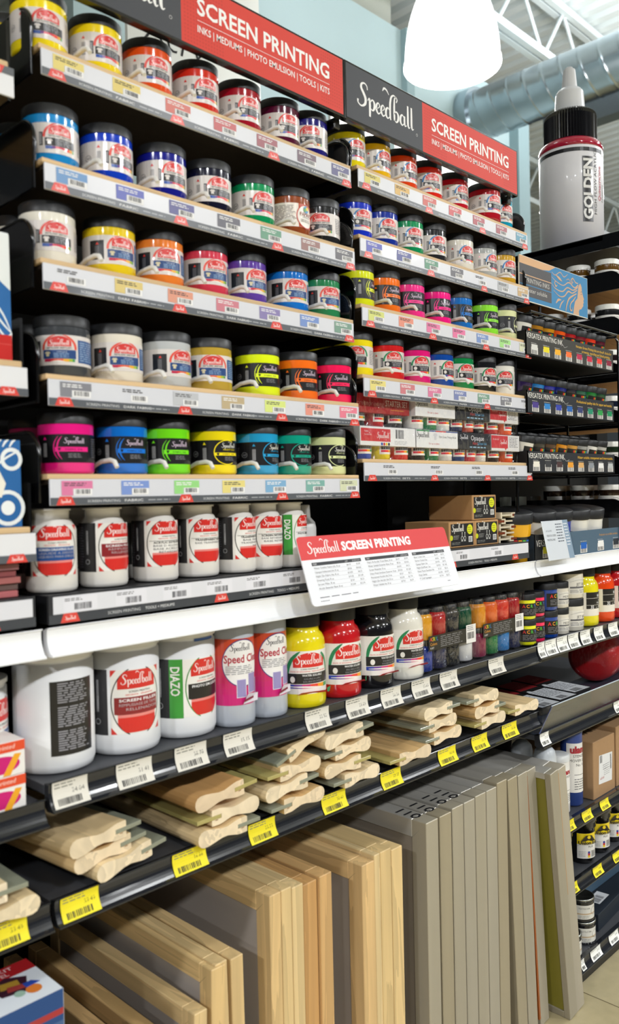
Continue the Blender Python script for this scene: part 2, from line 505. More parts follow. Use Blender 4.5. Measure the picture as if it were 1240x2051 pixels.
# spiral duct through the wall
dt = thing('spiral_duct', 'silver spiral duct passing through the pale blue wall', 'duct', (6.0, 0, 4.67))
m = MB(); prof = []; N = 34
rings = []
y = -3.0; vs = []; fs = []
n = 44; k = 0
ys = []
while y < 3.35:
    ys += [(y - .02, .215), (y - .004, .2152), (y + .004, .219), (y + .012, .2152), (y + .028, .215)]; y += .165
for (yy, rr) in ys:
    for q in range(n):
        a = 2 * PI * q / n; vs.append((rr * math.cos(a), yy + .06 * math.sin(a), rr * math.sin(a)))
for j in range(len(ys) - 1):
    for q in range(n): fs.append([j * n + q, j * n + (q + 1) % n, (j + 1) * n + (q + 1) % n, (j + 1) * n + q])
m.add(vs, fs, 'b9c3ca', True); obj('duct_tube', m, DUCTM, dt)
m = MB(); m.tube([(0, 3.18, 0), (0, 3.3, 0)], .25, 'aab4bb', 40); obj('collar', m, DUCTM, dt)
bm_ = MB(); bm_.box(6.35, 6.5, -4, 2.75, 4.44, 4.63, '5c6469'); tag(obj('steel_beam', bm_, METALP), 'dark grey steel beam beside the spiral duct', 'beam')
dt = thing('spiral_duct', 'silver spiral duct seen over the yellow jars at upper left', 'duct', (2.35, 0, 4.2))
m = MB(); vs = []; fs = []; ys = []; y = 2.35
while y < 5.5:
    ys += [(y, .3), (y + .012, .308), (y + .024, .3)]; y += .2
for (yy, rr) in ys:
    for q in range(n):
        a = 2 * PI * q / n; vs.append((rr * math.cos(a), yy - 0.0 + .1 * math.sin(a), rr * math.sin(a)))
for j in range(len(ys) - 1):
    for q in range(n): fs.append([j * n + q, j * n + (q + 1) % n, (j + 1) * n + (q + 1) % n, (j + 1) * n + q])
m.add(vs, fs, 'b9c3ca', True); obj('duct_tube', m, DUCTM, dt)
dt.location = (1.3, 1.4, 4.35)

# pendant lamps
GLOW = emission('glowing_lamp_shade', (1, 1, .99, 1), 5.0)
def pendant(x, y, z, lab):
    t = thing('pendant_lamp', lab, 'lamp', (x, y, z), 0)
    m = MB(); prof = []
    for k in range(15):
        a = k / 14 * PI / 2
        prof.append((max(.07, .272 * math.cos(a) ** .95), .52 * math.sin(a)))
    prof = [(.279, -.02), (.279, .0)] + prof
    m.lathe(prof, 'ffffff', 48); obj('lamp_shade', m, GLOW, t)
    m = MB(); m.lathe([(.0, .5), (.07, .5), (.07, .5), (.07, .62), (.0, .63)], 'd0d4d6', 24); m.tube([(0, 0, .62), (0, 0, CZ - z)], .012, 'c5cbcd')
    obj('lamp_stem', m, METALP, t)
    m = MB(); m.lathe([(.265, -.018), (.0, -.018)], 'ffffff', 32); obj('diffuser', m, GLOW, t)
    return t
pendant(3.56, 1.80, 3.765, 'glowing white dome pendant lamp above the header signs')
_ld = bpy.data.lights.new('pendant_light', 'POINT'); _ld.energy = 160; _ld.shadow_soft_size = .28; _ld.color = (1, .99, .97)
_lo = bpy.data.objects.new('pendant_light', _ld); COL.objects.link(_lo); _lo.location = (3.56, 1.80, 3.3)

# white hanging boards behind the display
def board(x0, x1, y, z0, z1, lab, txt=()):
    t = thing('display_board', lab, 'sign', (x0, y, z0))
    m = MB(); m.box(0, x1 - x0, 0, .02, 0, z1 - z0, 'f2f5f5'); obj('panel', m, PAPER, t)
    if txt:
        A = Art(1e-3)
        for (s, u, v, h) in txt: A.text(s, u, v, h, '1c1c20', shear=.25, bold=-.01)
        art_obj('lettering', A, plane_y(0, 0, 0), PAPER, t)
    m = MB()
    for xx in (.1, x1 - x0 - .1): m.tube([(xx, .03, z1 - z0 - .1), (xx, .03, FZ - z0)], .012, 'aab2b4')
    obj('post', m, METALP, t)
board(2.95, 3.44, 2.2, 2.7, 3.55, 'white standing board, left of two seen under the right header sign')
board(3.54, 4.75, 2.2, 2.7, 3.6, 'bright white standing board, right of two seen under the right header sign')
board(1.62, 2.42, 2.2, 3.0, 3.95, 'white standing board with black script letters behind the left header sign', [('Acry', .08, .37, .13), ('s', .6, .30, .13)])

for _x, _y in ((3.56, 1.8), (6.6, 1.8), (0.4, 1.8), (9.6, 1.8), (6.6, -1.2), (9.6, -1.2), (12.6, 1.8)):  # point fills added up here to brighten the ceiling
    _ld = bpy.data.lights.new('ceiling_fill_light', 'POINT'); _ld.energy = 40 if _x < 4 else 125; _ld.shadow_soft_size = .3; _ld.color = (.97, .99, 1)
    _lo = bpy.data.objects.new('ceiling_fill_light', _ld); COL.objects.link(_lo); _lo.location = (_x, _y, 5.25)
# ================================================================ shelving
def tag_art(w, h, col, name=None, seed=1, white=False):
    A = Art(6e-5)
    if not white:
        A.rect(0, 0, w * .36, h, col); A.rect(w * .36, h * .45, w, h, col)
    A.lines(w * .08, h * .62, w * .8, h * .9, 2, 'efeff2' if (not white and sum(srgb(col)[:3]) < 1.3) else '4a4a50', .5, seed)
    A.rect(w * .38, 0, w * .98, h * .46, 'f0f0f2')
    A.bars(w * .44, h * .1, w * .92, h * .42, '2c2c34', 12, seed)
    return A
STRIPS = {}
def banner_art(w, h, kind='', marks=4, seed=1):
    A = Art(6e-5)
    A.rect(0, 0, w, h, '5b5f66', .05)
    for k in range(marks):
        u = [.008, .2, .393, w - .026][k] if marks == 4 else .008 + k * (w - .04) / (marks - 1)
        A.poly([(u, -.0002), (u + .027, -.0002), (u + .022, h * 1.15), (u + .005, h * 1.15)], 'e0483f')
        A.logo(u + .006, h * .3, .015, 'ffffff', 0, 2)
        if k < marks - 1:
            A.text('SCREEN PRINTING', u + .045, h * .3, h * .36, 'd8dadd', fit=.05)
            A.text(kind, u + .102, h * .3, h * .36, 'f0f0f2', fit=.012 + .003 * len(kind))
            A.lines(u + .14, h * .35, u + .185, h * .6, 1, 'a8acb2', .6, k)
    return A
def side_bracket(x, y0, y1, z0, z1, r, parent, col='0b0b0d', th=.0035):
    pts = [(y0 + .006, z0), (y1, z0), (y1, z1)]
    for k in range(9):
        a = PI / 2 + k / 8 * PI / 2
        pts.append((y0 + r + r * math.cos(a), z1 - r + r * math.sin(a)))
    m = MB(); m.prism(pts, x, x + th, col, 'x')
    # rolled edge
    m.tube([(x + th / 2, p[0], p[1]) for p in pts[2:] + [pts[0]]], .003, col, 6)
    return obj('side_bracket', m, GLOSSB, parent)
def display_shelf(x0, w, zs, oy, tags, kind, lab, tagcols, marks=4, depth=.27, nose=.055):
    """zs: bottom of the label strip; tags: x offsets"""
    t = thing('display_shelf', lab, 'shelf', (x0, oy, zs), 0, 'display shelves with printed label strips')
    m = MB(); m.box(.0, w, .002, depth, .0335, .0405, 'd9b98c', .001); obj('shelf_board', m, WOODX, t)
    m = MB(); m.box(.004, w - .004, .006, depth, .028, .0335, '2a211b'); obj('under_board', m, WOODX, t)
    m = MB(); m.box(.002, w - .002, .0, .003, .0, .0338, 'd9dbe4', .0006); obj('label_strip', m, LABEL, t)
    art_obj('strip_banner', banner_art(w - .004, .0095, kind, marks), plane_y(.002, -.0004, .0004), LABEL, t)
    for k, (u, c) in enumerate(zip(tags, tagcols)):
        art_obj('price_tag', tag_art(.045, .019, c or 'ffffff', seed=k + int(zs * 100), white=c is None), plane_y(u, -.0004, .0125), PAPER, t)
    side_bracket(-.006, .012, depth, .004, .0405 + nose, .035, t)
    side_bracket(w + .002, .012, depth, .004, .0405 + nose, .035, t)
    # white divider hooks
    for k in range(1, len(tags)):
        if kind in ('SETS',): break
        u = HOOKX[k - 1]
        m = MB(); z = .0405
        m.tube([(u, .055, z + .012), (u, .035, z + .0185), (u, .012, z + .0195), (u, .002, z + .017), (u, -.004, z + .009)], [.0028, .0032, .0034, .0034, .003], 'f1efe9', 8)
        obj('divider_hook', m, WHITEP, t)
    return t
# gondola carcass
g = thing('shelving_gondola', 'black pegboard shelving gondola standing behind all the shelves', 'shelving', (0, 0, 0))
m = MB(); m.box(-1.3, 2.6, .46, .48, FZ, 1.84, '0e0e10'); obj('back_panel', m, BLACKP, g)
A = Art(1e-3)
A.dots([(.02 + i * .0254, .02 + j * .0254) for i in range(60) for j in range(26)], .0035, '000000')
art_obj('peg_holes', A, plane_y(.9, .46, 1.18), BLACKP, g)['kind'] = 'stuff'
for xx in (-1.2, -.011, 1.21, 2.45):
    m = MB(); m.box(xx, xx + .02, .43, .46, FZ, 1.86, '08080a'); obj('upright', m, BLACKP, g)
def sign_arm(x):
    m = MB(); m.box(x - .012, x + .004, .018, .45, 1.938, 1.957, '0a0a0c', .002); m.box(x - .012, x + .004, .42, .45, 1.8, 1.95, '0a0a0c')
    return m
for xx in (.592, 1.17): obj('sign_arm', sign_arm(xx), GLOSSB, g)

Y1, Y2 = 'e8dc4a', 'efe45a'
JC = dict(
 L1=['ffe516', 'ffe116', 'ee5416', 'dd2f1c', 'ab1229', '591034', '1f1a80'],
 L2=['2292dc', '1140cc', '141a92', '14152e', '0b9a5e', '9a4d28', '262628'],
 L3=['f4f0e4', 'f6d622', 'f78834', 'df3f58', '6644ad', '1678da', '2b8b58'],
 L4=['43464b', 'efe8da', 'c6cacd', 'c4a43c', 'ecff1c', 'ff751a', 'ff1a5e'],
 L5=['f21c8c', '0e76e0', '78ea1c', 'ffe914', '28a6de', '0da78e', 'e3ebae'],
 R1=['f7e418', 'fac51a', 'f04a16', 'ec2a18', 'c9182b', 'b71626', '16a6ca'],
 R2=['1937d2', '1a36a6', '0f985e', '2b2b2f', 'f2eee4', 'bcc0c1', 'd6a62e'],
 R3=['e9f11e', 'ff7a1e', 'ff3898', 'ff1c90', '1d76d0', '98f23e', 'e6eab4'],
 R4=['fde816', 'da1e20', 'ea1880', '0949aa', '0b8a49', '16161a', 'f3f1ea'])
CN = dict(
 L1=['yellow', 'medium yellow', 'orange', 'red', 'crimson', 'maroon', 'violet navy'],
 L2=['light blue', 'royal blue', 'dark blue', 'blue black', 'green', 'brown', 'black'],
 L3=['white', 'pearl yellow', 'light orange', 'raspberry red', 'purple', 'bright blue', 'forest green'],
 L4=['charcoal pearl', 'cream white', 'silver', 'gold', 'fluorescent yellow', 'fluorescent orange', 'hot pink'],
 L5=['magenta', 'fluorescent blue', 'lime green', 'lemon yellow', 'turquoise', 'teal', 'pale glow green'],
 R1=['yellow', 'golden yellow', 'red orange', 'bright red', 'crimson', 'deep red', 'cyan'],
 R2=['ultramarine blue', 'dark blue', 'green', 'black', 'white', 'silver', 'gold'],
 R3=['fluorescent yellow', 'fluorescent orange', 'pink', 'magenta', 'blue', 'lime green', 'pale glow green'],
 R4=['yellow', 'red', 'magenta', 'blue', 'green', 'black', 'white'])
JX = dict(
 L1=[.036, .122, .209, .299, .388, .478, .548], L2=[.043, .129, .224, .312, .405, .489, .565],
 L3=[.036, .131, .216, .303, .385, .483, .564], L4=[.047, .131, .217, .297, .400, .490, .578],
 L5=[.050, .137, .213, .304, .395, .473, .561], R1=[.659, .734, .818, .904, 1.000, 1.104, 1.181],
 R2=[.671, .749, .831, .911, 1.012, 1.105, 1.186], R3=[.668, .747, .826, .917, .997, 1.100, 1.180],
 R4=[.662, .756, .843, .924, 1.000, 1.090, 1.168])
JR = dict(
 L1=[-8, 0, -5, -4, -6, -8, -32], L2=[-8, 9, 0, -5, -5, 2, -40], L3=[-8, -2, -13, -6, 0, -14, -10],
 L4=[-35, -12, 7, -26, -12, -11, -22], L5=[-18, -7, -5, -2, 10, -7, -3],
 R1=[-10, -2, -3, -25, -8, -13, -12], R2=[-12, -16, -16, -17, -11, -2, -12],
 R3=[23, -10, -23, -14, 0, -10, 30], R4=[-40, -21, -20, 0, -16, -13, -29])
JT = dict(L1='FFFFFFF', L2='FFFFFBF', L3='FPPPPPP', L4='PPPPNNN', L5='NNNGGGG', R1='AAAAAAA', R2='AAAAAAA', R3='NNNNNNG', R4='WWWWWWW')
ZS = dict(L1=1.8333, L2=1.6831, L3=1.5556, L4=1.4062, L5=1.2790, R1=1.8448, R2=1.7185, R3=1.5913, R4=1.4636, R5=1.3091)
OY = dict(L1=.0046, L2=-.005, L3=-.003, L4=-.0141, L5=-.0118, R1=.0105, R2=.0077, R3=.0035, R4=.0046, R5=.0029)
OX = dict(L1=.0083, L2=.0032, L3=-.0015, L4=-.0047, L5=-.0053, R1=.0038, R2=.0021, R3=-.0012, R4=.0007, R5=-.0054)
KIND = dict(L1='FABRIC', L2='FABRIC', L3='DARK FABRIC', L4='DARK FABRIC', L5='FABRIC', R1='ACRYLIC', R2='ACRYLIC', R3='ACRYLIC', R4='PAPER')
ORD = ['top', 'second', 'third', 'fourth', 'fifth']
TAGU = [.018, .107, .195, .284, .372, .463, .547]
for row in ['L1', 'L2', 'L3', 'L4', 'L5', 'R1', 'R2', 'R3', 'R4', 'R5']:
    left = row[0] == 'L'
    x0 = (0 if left else .6282) + OX[row]
    side = 'left' if left else 'right'
    if row == 'R5':
        display_shelf(x0, .6, ZS[row], OY[row], [.052, .2, .345, .49], 'SETS', 'lowest display shelf of the right column, under the shrink wrapped ink sets', [None] * 4)
        continue
    HOOKX = [(JX[row][k] + JX[row][k + 1]) / 2 - x0 for k in range(6)]
    cols = [None if sum(srgb(c)[:3]) > 2.2 and CN[row][k] in ('white', 'cream white') else mix(c, 'b8b8c4', .42) for k, c in enumerate(JC[row])]
    n = int(row[1])
    display_shelf(x0, .6, ZS[row], OY[row], TAGU, KIND[row],
                  'wood and white label strip display shelf, %s from the top in the %s column' % (['first', 'second', 'third', 'fourth', 'fifth'][n - 1], side), cols)

# header signs
def header(x0, lab, bits):
    w, h = .577, .096
    t = thing('header_sign', lab, 'sign', (x0, 0, 1.957))
    m = MB(); m.box(-.004, w + .004, .002, .016, -.004, h + .004, '0c0c0e', .001); obj('frame', m, GLOSSB, t)
    A = Art(1e-4)
    A.rect(0, 0, w * .388, h, '4a4c52', .1); A.rect(w * .388, 0, w, h, 'd8473c', .1)
    A.dots([(w * .4 + i * .0055, .005 + j * .0055) for i in range(14) for j in range(16)] + [(w - .005 - i * .0055, h - .005 - j * .0055) for i in range(10) for j in range(16)], .0016, 'c9433a')
    A.logo(.030, .032, .166, 'f3f3f4', 0, 6, .86)
    A.ring(.205, .026, .0024, .0006, 'd0d0d2')
    A.text('SCREEN PRINTING', .254, .050, .0255, 'f6f6f7', fit=.288, bold=.022)
    A.rect(.254, .0405, .542, .0412, 'f6f6f7', .1)
    A.text('INKS | MEDIUMS | PHOTO EMULSION | TOOLS | KITS', .254, .0235, .0105, 'f2f2f3', fit=.288, bold=.012)
    art_obj('printed_face', A, plane_y(0, .002, 0), PAPER, t)
    return t
header(.5955, 'black and red header sign on top of the right display column, nearer the lamp', 0)
header(.0095, 'black and red header sign on the left display column, cut by the photo edge', 0)
# ================================================================ ink jars
RJ, HJ = .0368, .0800
def jar_body():
    r = RJ
    return mesh(MB().lathe([(0, 0), (r - .004, 0), (r - .0012, .0012), (r, .004), (r, .0655), (r, .0655), (r - .0015, .0672), (r - .0025, .069)], OBC, 44), INK, 'jar_body')
def jar_lid():
    r = RJ + .0002
    m = MB(); m.lathe([(r, .0665), (r, .0665), (r, .0795), (r - .0015, .081), (r - .0015, .081), (r - .003, .081), (r - .004, .0802), (0, .0802)], '212225', 88, ridge=.0003)
    return mesh(m, BLACKP, 'lid')
BODYM, LIDM = jar_body(), jar_lid()
TSH = [(-1, .35), (-.62, .9), (-.25, 1), (0, .85), (.25, 1), (.62, .9), (1, .35), (.7, .1), (.52, .3), (.52, -.9), (-.52, -.9), (-.52, .3), (-.7, .1)]
def tshirt(A, u, v, s, col): A.poly([(u + a * s, v + b * s) for a, b in TSH], col)
def egg(A, u, v, s, col): A.circ(u, v, s * .8, col, 14, s)
def arch(A, col, ring, left_only=False, both=False):
    A.dome(0, .0245, .0155, .0135, .0245, col)
    A.logo(-.0112, .0262, .0225, 'fbeceb', 0, 3)
    P = [(-.0182, .0205, .0026), (-.0175, .0265, .0028), (-.0145, .0325, .0026), (-.009, .0372, .002), (-.004, .0392, .0006)]
    A.ribbon(P, ring)
    if both: A.ribbon([(-a, b, c) for a, b, c in P], ring)
def rainbow(A, v0, v1, u0=-.017, u1=.017, c=('1f4fa8', '6a2a8a', 'd01848', 'e8402a', 'f0a020', '3a9a40')):
    n = len(c)
    ws = [0, .22, .32, .62, .8, .92, 1]
    for k in range(n): A.rect(u0 + (u1 - u0) * ws[k], v0 if k else v0, u0 + (u1 - u0) * ws[k + 1], v1 if k < 3 else v1, c[k])
    A.strip([(u0 + (u1 - u0) * (.2 + .5 * q / 6), v0 - .0, v0 + .0016 * math.sin(q / 6 * PI)) for q in range(7)], 'f3f0ea')
def side_info(A, dark=False, acc='d8302a', ink='55555c'):
    A.bars(-.0335, .008, -.0285, .026, ink if not dark else 'b8b8bc', 4)
    A.poly([(-.0335, .0305), (-.029, .0305), (-.03125, .0345)], acc)
    A.ring(-.045, .017, .0042, .0006, ink if not dark else '8c8c90', n=16)
    A.text('AP', -.0475, .0153, .0035, ink if not dark else '8c8c90')
    A.lines(-.062, .012, -.053, .03, 6, 'a0a0a6' if not dark else '5a5a60', .5, 4)
def label_art(kind):
    A = Art()
    w0, w1, h = -.085, .085, .0385
    if kind in 'FAW':
        A.rect(w0, 0, w1, h + .001, 'dfd9d6')
        arch(A, 'd8322e', {'F': 'e2483c', 'A': '2a78b8', 'W': '1d8a56'}[kind], both=kind == 'W')
        A.lines(-.0135, .0212, .0145, .0238, 2, '3a3a40', .4, 3); 
        A.rect(-.0175, .0095, .0175, .0200, '1c1b1e')
        (tshirt if kind == 'F' else egg)(A, -.0125, .0148, .0036, 'dfd9d6')
        A.text({'F': 'PERMANENT', 'A': 'ACRYLIC', 'W': 'WATER-SOLUBLE'}[kind], .0045, .0168, .0019, 'd8d8dc', 'c')
        A.lines(-.004, .0106, .015, .0162, 3, 'a8a8b0', .45, 5)
        rainbow(A, .0052, .0092)
        A.rect(-.0235, .0095, -.0195, .0270, '1c1b1e'); A.bars(-.023, .011, -.020, .0255, 'c8c8cc', 3, 9)
        side_info(A)
        A.lines(.024, .006, .06, .033, 9, '8a8a92', .4, 8)
    elif kind == 'P':
        A.rect(w0, 0, w1, h + .001, 'dfd9d6')
        arch(A, 'd8322e', 'e8503c', both=True)
        A.lines(-.0135, .0212, .0145, .0238, 2, '3a3a40', .4, 3)
        A.rect(-.0185, .0085, .0185, .0200, '1e4480'); tshirt(A, -.0130, .0145, .0034, 'd8cfae')
        A.text('OPAQUE', .003, .0165, .0020, 'c8d4e8', 'c'); A.lines(-.006, .0096, .0125, .0160, 3, '8fb0d8', .45, 5)
        rainbow(A, .0046, .0082, c=('c01848', 'd8302a', 'e85a20', 'f0b020', 'a8c020', '3a9a50'))
        A.rect(-.0405, .006, -.0225, .0325, '17171a'); A.bars(-.0335, .009, -.0285, .025, '77777c', 4); A.poly([(-.0325, .0265), (-.0285, .0265), (-.0305, .0300)], 'e0382c')
        A.rect(.021, .004, .05, .034, '2a5490'); A.lines(.023, .006, .048, .032, 9, '9ab4d4', .4, 8)
    elif kind in 'NG':
        A.rect(w0, 0, w1, h - .001, '141417')
        if kind == 'N':
            for q, ww in ((0, .0010), (.004, .0016)):
                A.ribbon([(-.0145 + q, .035, .0003), (-.0185 + q, .028, ww), (-.020 + q, .0195, ww), (-.0185 + q, .011, ww), (-.0145 + q, .004, .0003)], OBC)
        else:
            A.ring(.0, .019, .0185, .0012, OBC, 60, 300)
            A.text('NIGHT GLO', .004, .0218, .0027, OBC, 'c')
        A.logo(-.0085, .0255 if kind == 'N' else .0262, .024, 'd9c6dc' if kind == 'N' else 'e8e8e0', 0, 3)
        A.rect(-.0185, .0145 if kind == 'N' else .0140, .0200, .0205 if kind == 'N' else .0185, OBC)
        tshirt(A, -.0135, .0177 if kind == 'N' else .0162, .0019, '141417')
        A.text('FABRIC INK' if kind == 'N' else 'FABRIC INK', .003, .0162 if kind == 'N' else .0152, .0024, '2a2228', 'c', fit=.020)
        A.lines(-.004, .0060, .0125, .0125, 3, '8a8a90', .4, 6)
        side_info(A, True, OBC)
        A.lines(.026, .006, .06, .033, 9, '6a6a70', .4, 8)
    elif kind == 'B':
        A.rect(w0, 0, w1, h + .001, 'c0522e'); A.rect(w0, 0, -.012, h + .001, 'efe8de'); A.lines(-.06, .006, -.016, .036, 14, '9a9490', .45, 5)
        A.circ(.004, .019, .019, 'f4f0ea', 26); A.ring(.004, .019, .0195, .0016, 'c83a28', 60, 300)
        A.circ(.004, .031, .006, '2f8ac8', 12); A.circ(.007, .033, .0035, 'e8c020', 10); A.circ(.001, .030, .0032, '58a848', 10)
        A.text('FABRIC', .004, .0195, .0062, '8a3420', 'c', bold=.01); A.text('SCREEN INK', .004, .0165, .0022, '55504c', 'c'); A.lines(-.008, .009, .016, .0145, 3, '8a8480', .4, 6)
    return A
LABM = {}
def label_mesh(kind):
    if kind not in LABM:
        A_ = label_art(kind)
        k_ = 1.0 if kind in 'B' else 1.17          # print runs a little wider than the lid
        A_.items = [([(u * k_, v) for u, v in p], f, c) for p, f, c in A_.items]
        LABM[kind] = mesh(A_.to(MB(), cyl(RJ, .0150)), LABEL, 'label')
    return LABM[kind]
KN = {'F': 'fabric ink jar, white label with black block', 'P': 'ink jar, white label with blue block', 'N': 'fabric ink jar with black label', 'G': 'glow ink jar, black label with pale ring',
      'A': 'acrylic ink jar, white label with blue arc', 'W': 'ink jar, white label with green arcs', 'B': 'fabric ink jar with round white emblem'}
PLACE = ['leftmost', 'second from left', 'third from left', 'middle', 'fifth from left', 'sixth from left', 'rightmost']
protos = {}
def jar(kind, colour, x, y, z, rot, label, group):
    if kind not in protos:
        t = thing('ink_jar', label, 'jar', (x, y, z), rot * D2R, group)
        obj('jar_body', BODYM, parent=t, colour=colour); obj('lid', LIDM, parent=t); obj('label', label_mesh(kind), parent=t, colour=colour)
        protos[kind] = t; return t
    return copy_thing(protos[kind], (x, y, z), rot * D2R, label, group, {'jar_body': colour, 'label': colour})
def depth_of(row, k):
    return OY[row] + .052
for row in JC:
    left = row[0] == 'L'; n = int(row[1]); z = ZS[row] + .0412
    where = '%s shelf, %s column' % (ORD[n - 1], 'left' if left else 'right')
    grp = 'ink jars on the ' + where
    for k in range(7):
        y = depth_of(row, k)
        if row == 'R1' and k == 5: y -= .016
        kd = JT[row][k]
        jar(kd, JC[row][k], JX[row][k], y, z, JR[row][k], '%s %s, %s on the %s' % (CN[row][k], {'F': 'fabric ink jar', 'P': 'blue labelled ink jar', 'N': 'black labelled ink jar', 'G': 'glow ink jar', 'A': 'acrylic ink jar', 'W': 'block ink jar', 'B': 'round emblem jar'}[kd], PLACE[k], where), grp)
    # the jars standing behind the first ones, seen past the end of each row
    for k in ((0, 1) if row == 'L1' else (0,)):
        jar(JT[row][k], JC[row][k], JX[row][k] - (.0 if k else .002), depth_of(row, k) + .080, z, 20, '%s ink jar behind the %s one on the %s' % (CN[row][k], PLACE[k], where), grp)
# ================================================================ the wide lipped shelves
def curved_tag_art(w, h, col, seed):
    A = Art(6e-5); A.rect(0, 0, w, h, col)
    A.lines(w * .06, h * .68, w * .7, h * .92, 2, '77776e', .35, seed)
    A.text('%d.%02d' % (10 + (seed * 7) % 30, (seed * 37) % 100), w * .9, h * .45, h * .17, '2a2a2a', 'r')
    A.bars(w * .12, h * .12, w * .8, h * .34, '2a2a2a', 14, seed); A.lines(w * .12, h * .02, w * .75, h * .1, 1, '55554c', .6, seed)
    return A
def lipy(q, bul):            # concave price channel, bottom edge further forward than the top
    return bul * (1 - (2 * q - 1) ** 2) - .009 * (1 - q)
def lip_shelf(x0, x1, ztop, zbot, depth, col, lab, tags=(), tagcol='f1eee4', m_=GLOSSB, bul=.005, yo=0.0, group=None, thick=.012):
    """front lip between zbot and ztop, deck just under ztop"""
    t = thing('metal_shelf', lab, 'shelf', (x0, yo, 0), 0, group or 'wide black metal shelves')
    w = x1 - x0; h = ztop - zbot
    m = MB(); m.box(0, w, .012, depth, ztop - .006 - thick, ztop - .006, '43454a' if col != 'white' else '45474b')
    obj('deck', m, METALP, t)
    m = MB(); N = 10; prof = []
    cc = 'f5f7fb' if col == 'white' else col
    for k in range(N + 1):
        q = k / N; prof.append((lipy(q, bul), zbot + h * q))
    prof = [(-.012, zbot - .001), (-.012, zbot + .001)] + prof[1:-1] + [(-.003, ztop - .001), (-.002, ztop), (.012, ztop - .004), (.012, zbot + .002), (.006, zbot - .002)]
    pts = prof
    m.prism(pts, 0, w, cc, 'x')
    obj('shelf_lip', m, WHITEP if col == 'white' else m_, t)
    for k, (a, b) in enumerate(tags):
        A = curved_tag_art(b - a, h * .96, tagcol[k] if isinstance(tagcol, list) else tagcol, k + int(ztop * 100))
        base = MB()
        n = 8
        def F(u, v, e, a=a, A=A):
            q = min(1, max(0, v / h + .02)); return (a - x0 + u, lipy(q, bul) - .0016 - e, zbot + v + h * .02)
        A.items[0] = ([(u, h * .96 * j / n) for j in range(n + 1) for u in (0, b - a)], [[2 * j, 2 * j + 1, 2 * j + 3, 2 * j + 2] for j in range(n)], A.items[0][2])
        obj('price_tag', A.to(MB(), F), PAPER, t)
    return t
lip_shelf(-.006, 1.221, 1.1225, 1.0865, .42, 'white', 'black shelf with broad glossy white front lip, under the tall white bottles')
lip_shelf(1.228, 2.12, 1.1225, 1.0865, .42, 'white', 'shelf with glossy white front lip holding the open carton of ink jars')
lip_shelf(-1.2, -.014, 1.1225, 1.0865, .42, 'white', 'white lipped shelf end at the left edge of the photo')
S7T = [(-.006, .045), (.089, .147), (.187, .245), (.278, .336), (.455, .513), (.557, .616), (.653, .712), (.746, .805), (.838, .898), (1.016, 1.076)]
lip_shelf(-.010, 1.2215, .924, .887, .42, '1f2126', 'black metal shelf with white price tags carrying the gallon tubs and 32 ounce bottles', S7T, 'dedad0')
lip_shelf(1.2235, 2.12, .930, .892, .42, '1f2126', 'black metal shelf at right with white tags set close together', [(1.2255, 1.258), (1.261, 1.313), (1.317, 1.369), (1.374, 1.426), (1.437, 1.49), (1.512, 1.563), (1.595, 1.65)], 'f0f0ea')
lip_shelf(-1.2, -.016, .905, .872, .42, '1f2126', 'plain black shelf end at left edge holding the orange and white boxes')
S8T = [(.001, .057), (.178, .239), (.324, .381), (.490, .551), (.648, .707), (.827, .888), (.946, 1.005), (1.065, 1.126)]
lip_shelf(-.006, 1.222, .771, .737, .42, '1f2126', 'black metal shelf with yellow price tags carrying the wooden squeegees', S8T, 'f0e02e')
lip_shelf(-1.2, -.013, .771, .737, .42, '1f2126', 'black shelf end at left edge with one yellow tag and a squeegee', [(-.10, -.045)], 'f0e02e')
lip_shelf(1.226, 2.12, .716, .684, .42, '1f2126', 'black shelf fronted by the clear acrylic bin', [(1.229, 1.27), (1.62, 1.662)], 'f0f0ea')
lip_shelf(1.300, 2.12, .474, .446, .42, '1f2126', 'black perforated shelf with yellow tags under the kraft boxes', [(1.335, 1.388), (1.43, 1.48), (1.53, 1.58)], 'f0e02e')
lip_shelf(1.322, 2.12, .314, .286, .42, '1f2126', 'black perforated shelf with yellow tags under the black ink tubs', [(1.36, 1.40), (1.485, 1.535), (1.60, 1.645)], 'f0e02e')
lip_shelf(1.352, 2.12, .106, .076, .45, '1f2126', 'black base shelf near the floor carrying small tins', [(1.41, 1.43), (1.465, 1.52), (1.57, 1.625)], 'f0f0ea')
m = MB(); m.box(1.362, 2.12, .006, .03, FZ, .072, '0e0e10'); tag(obj('kick_plate', m, METALP), 'black kick plate below the lowest shelf at right', 'kick plate')

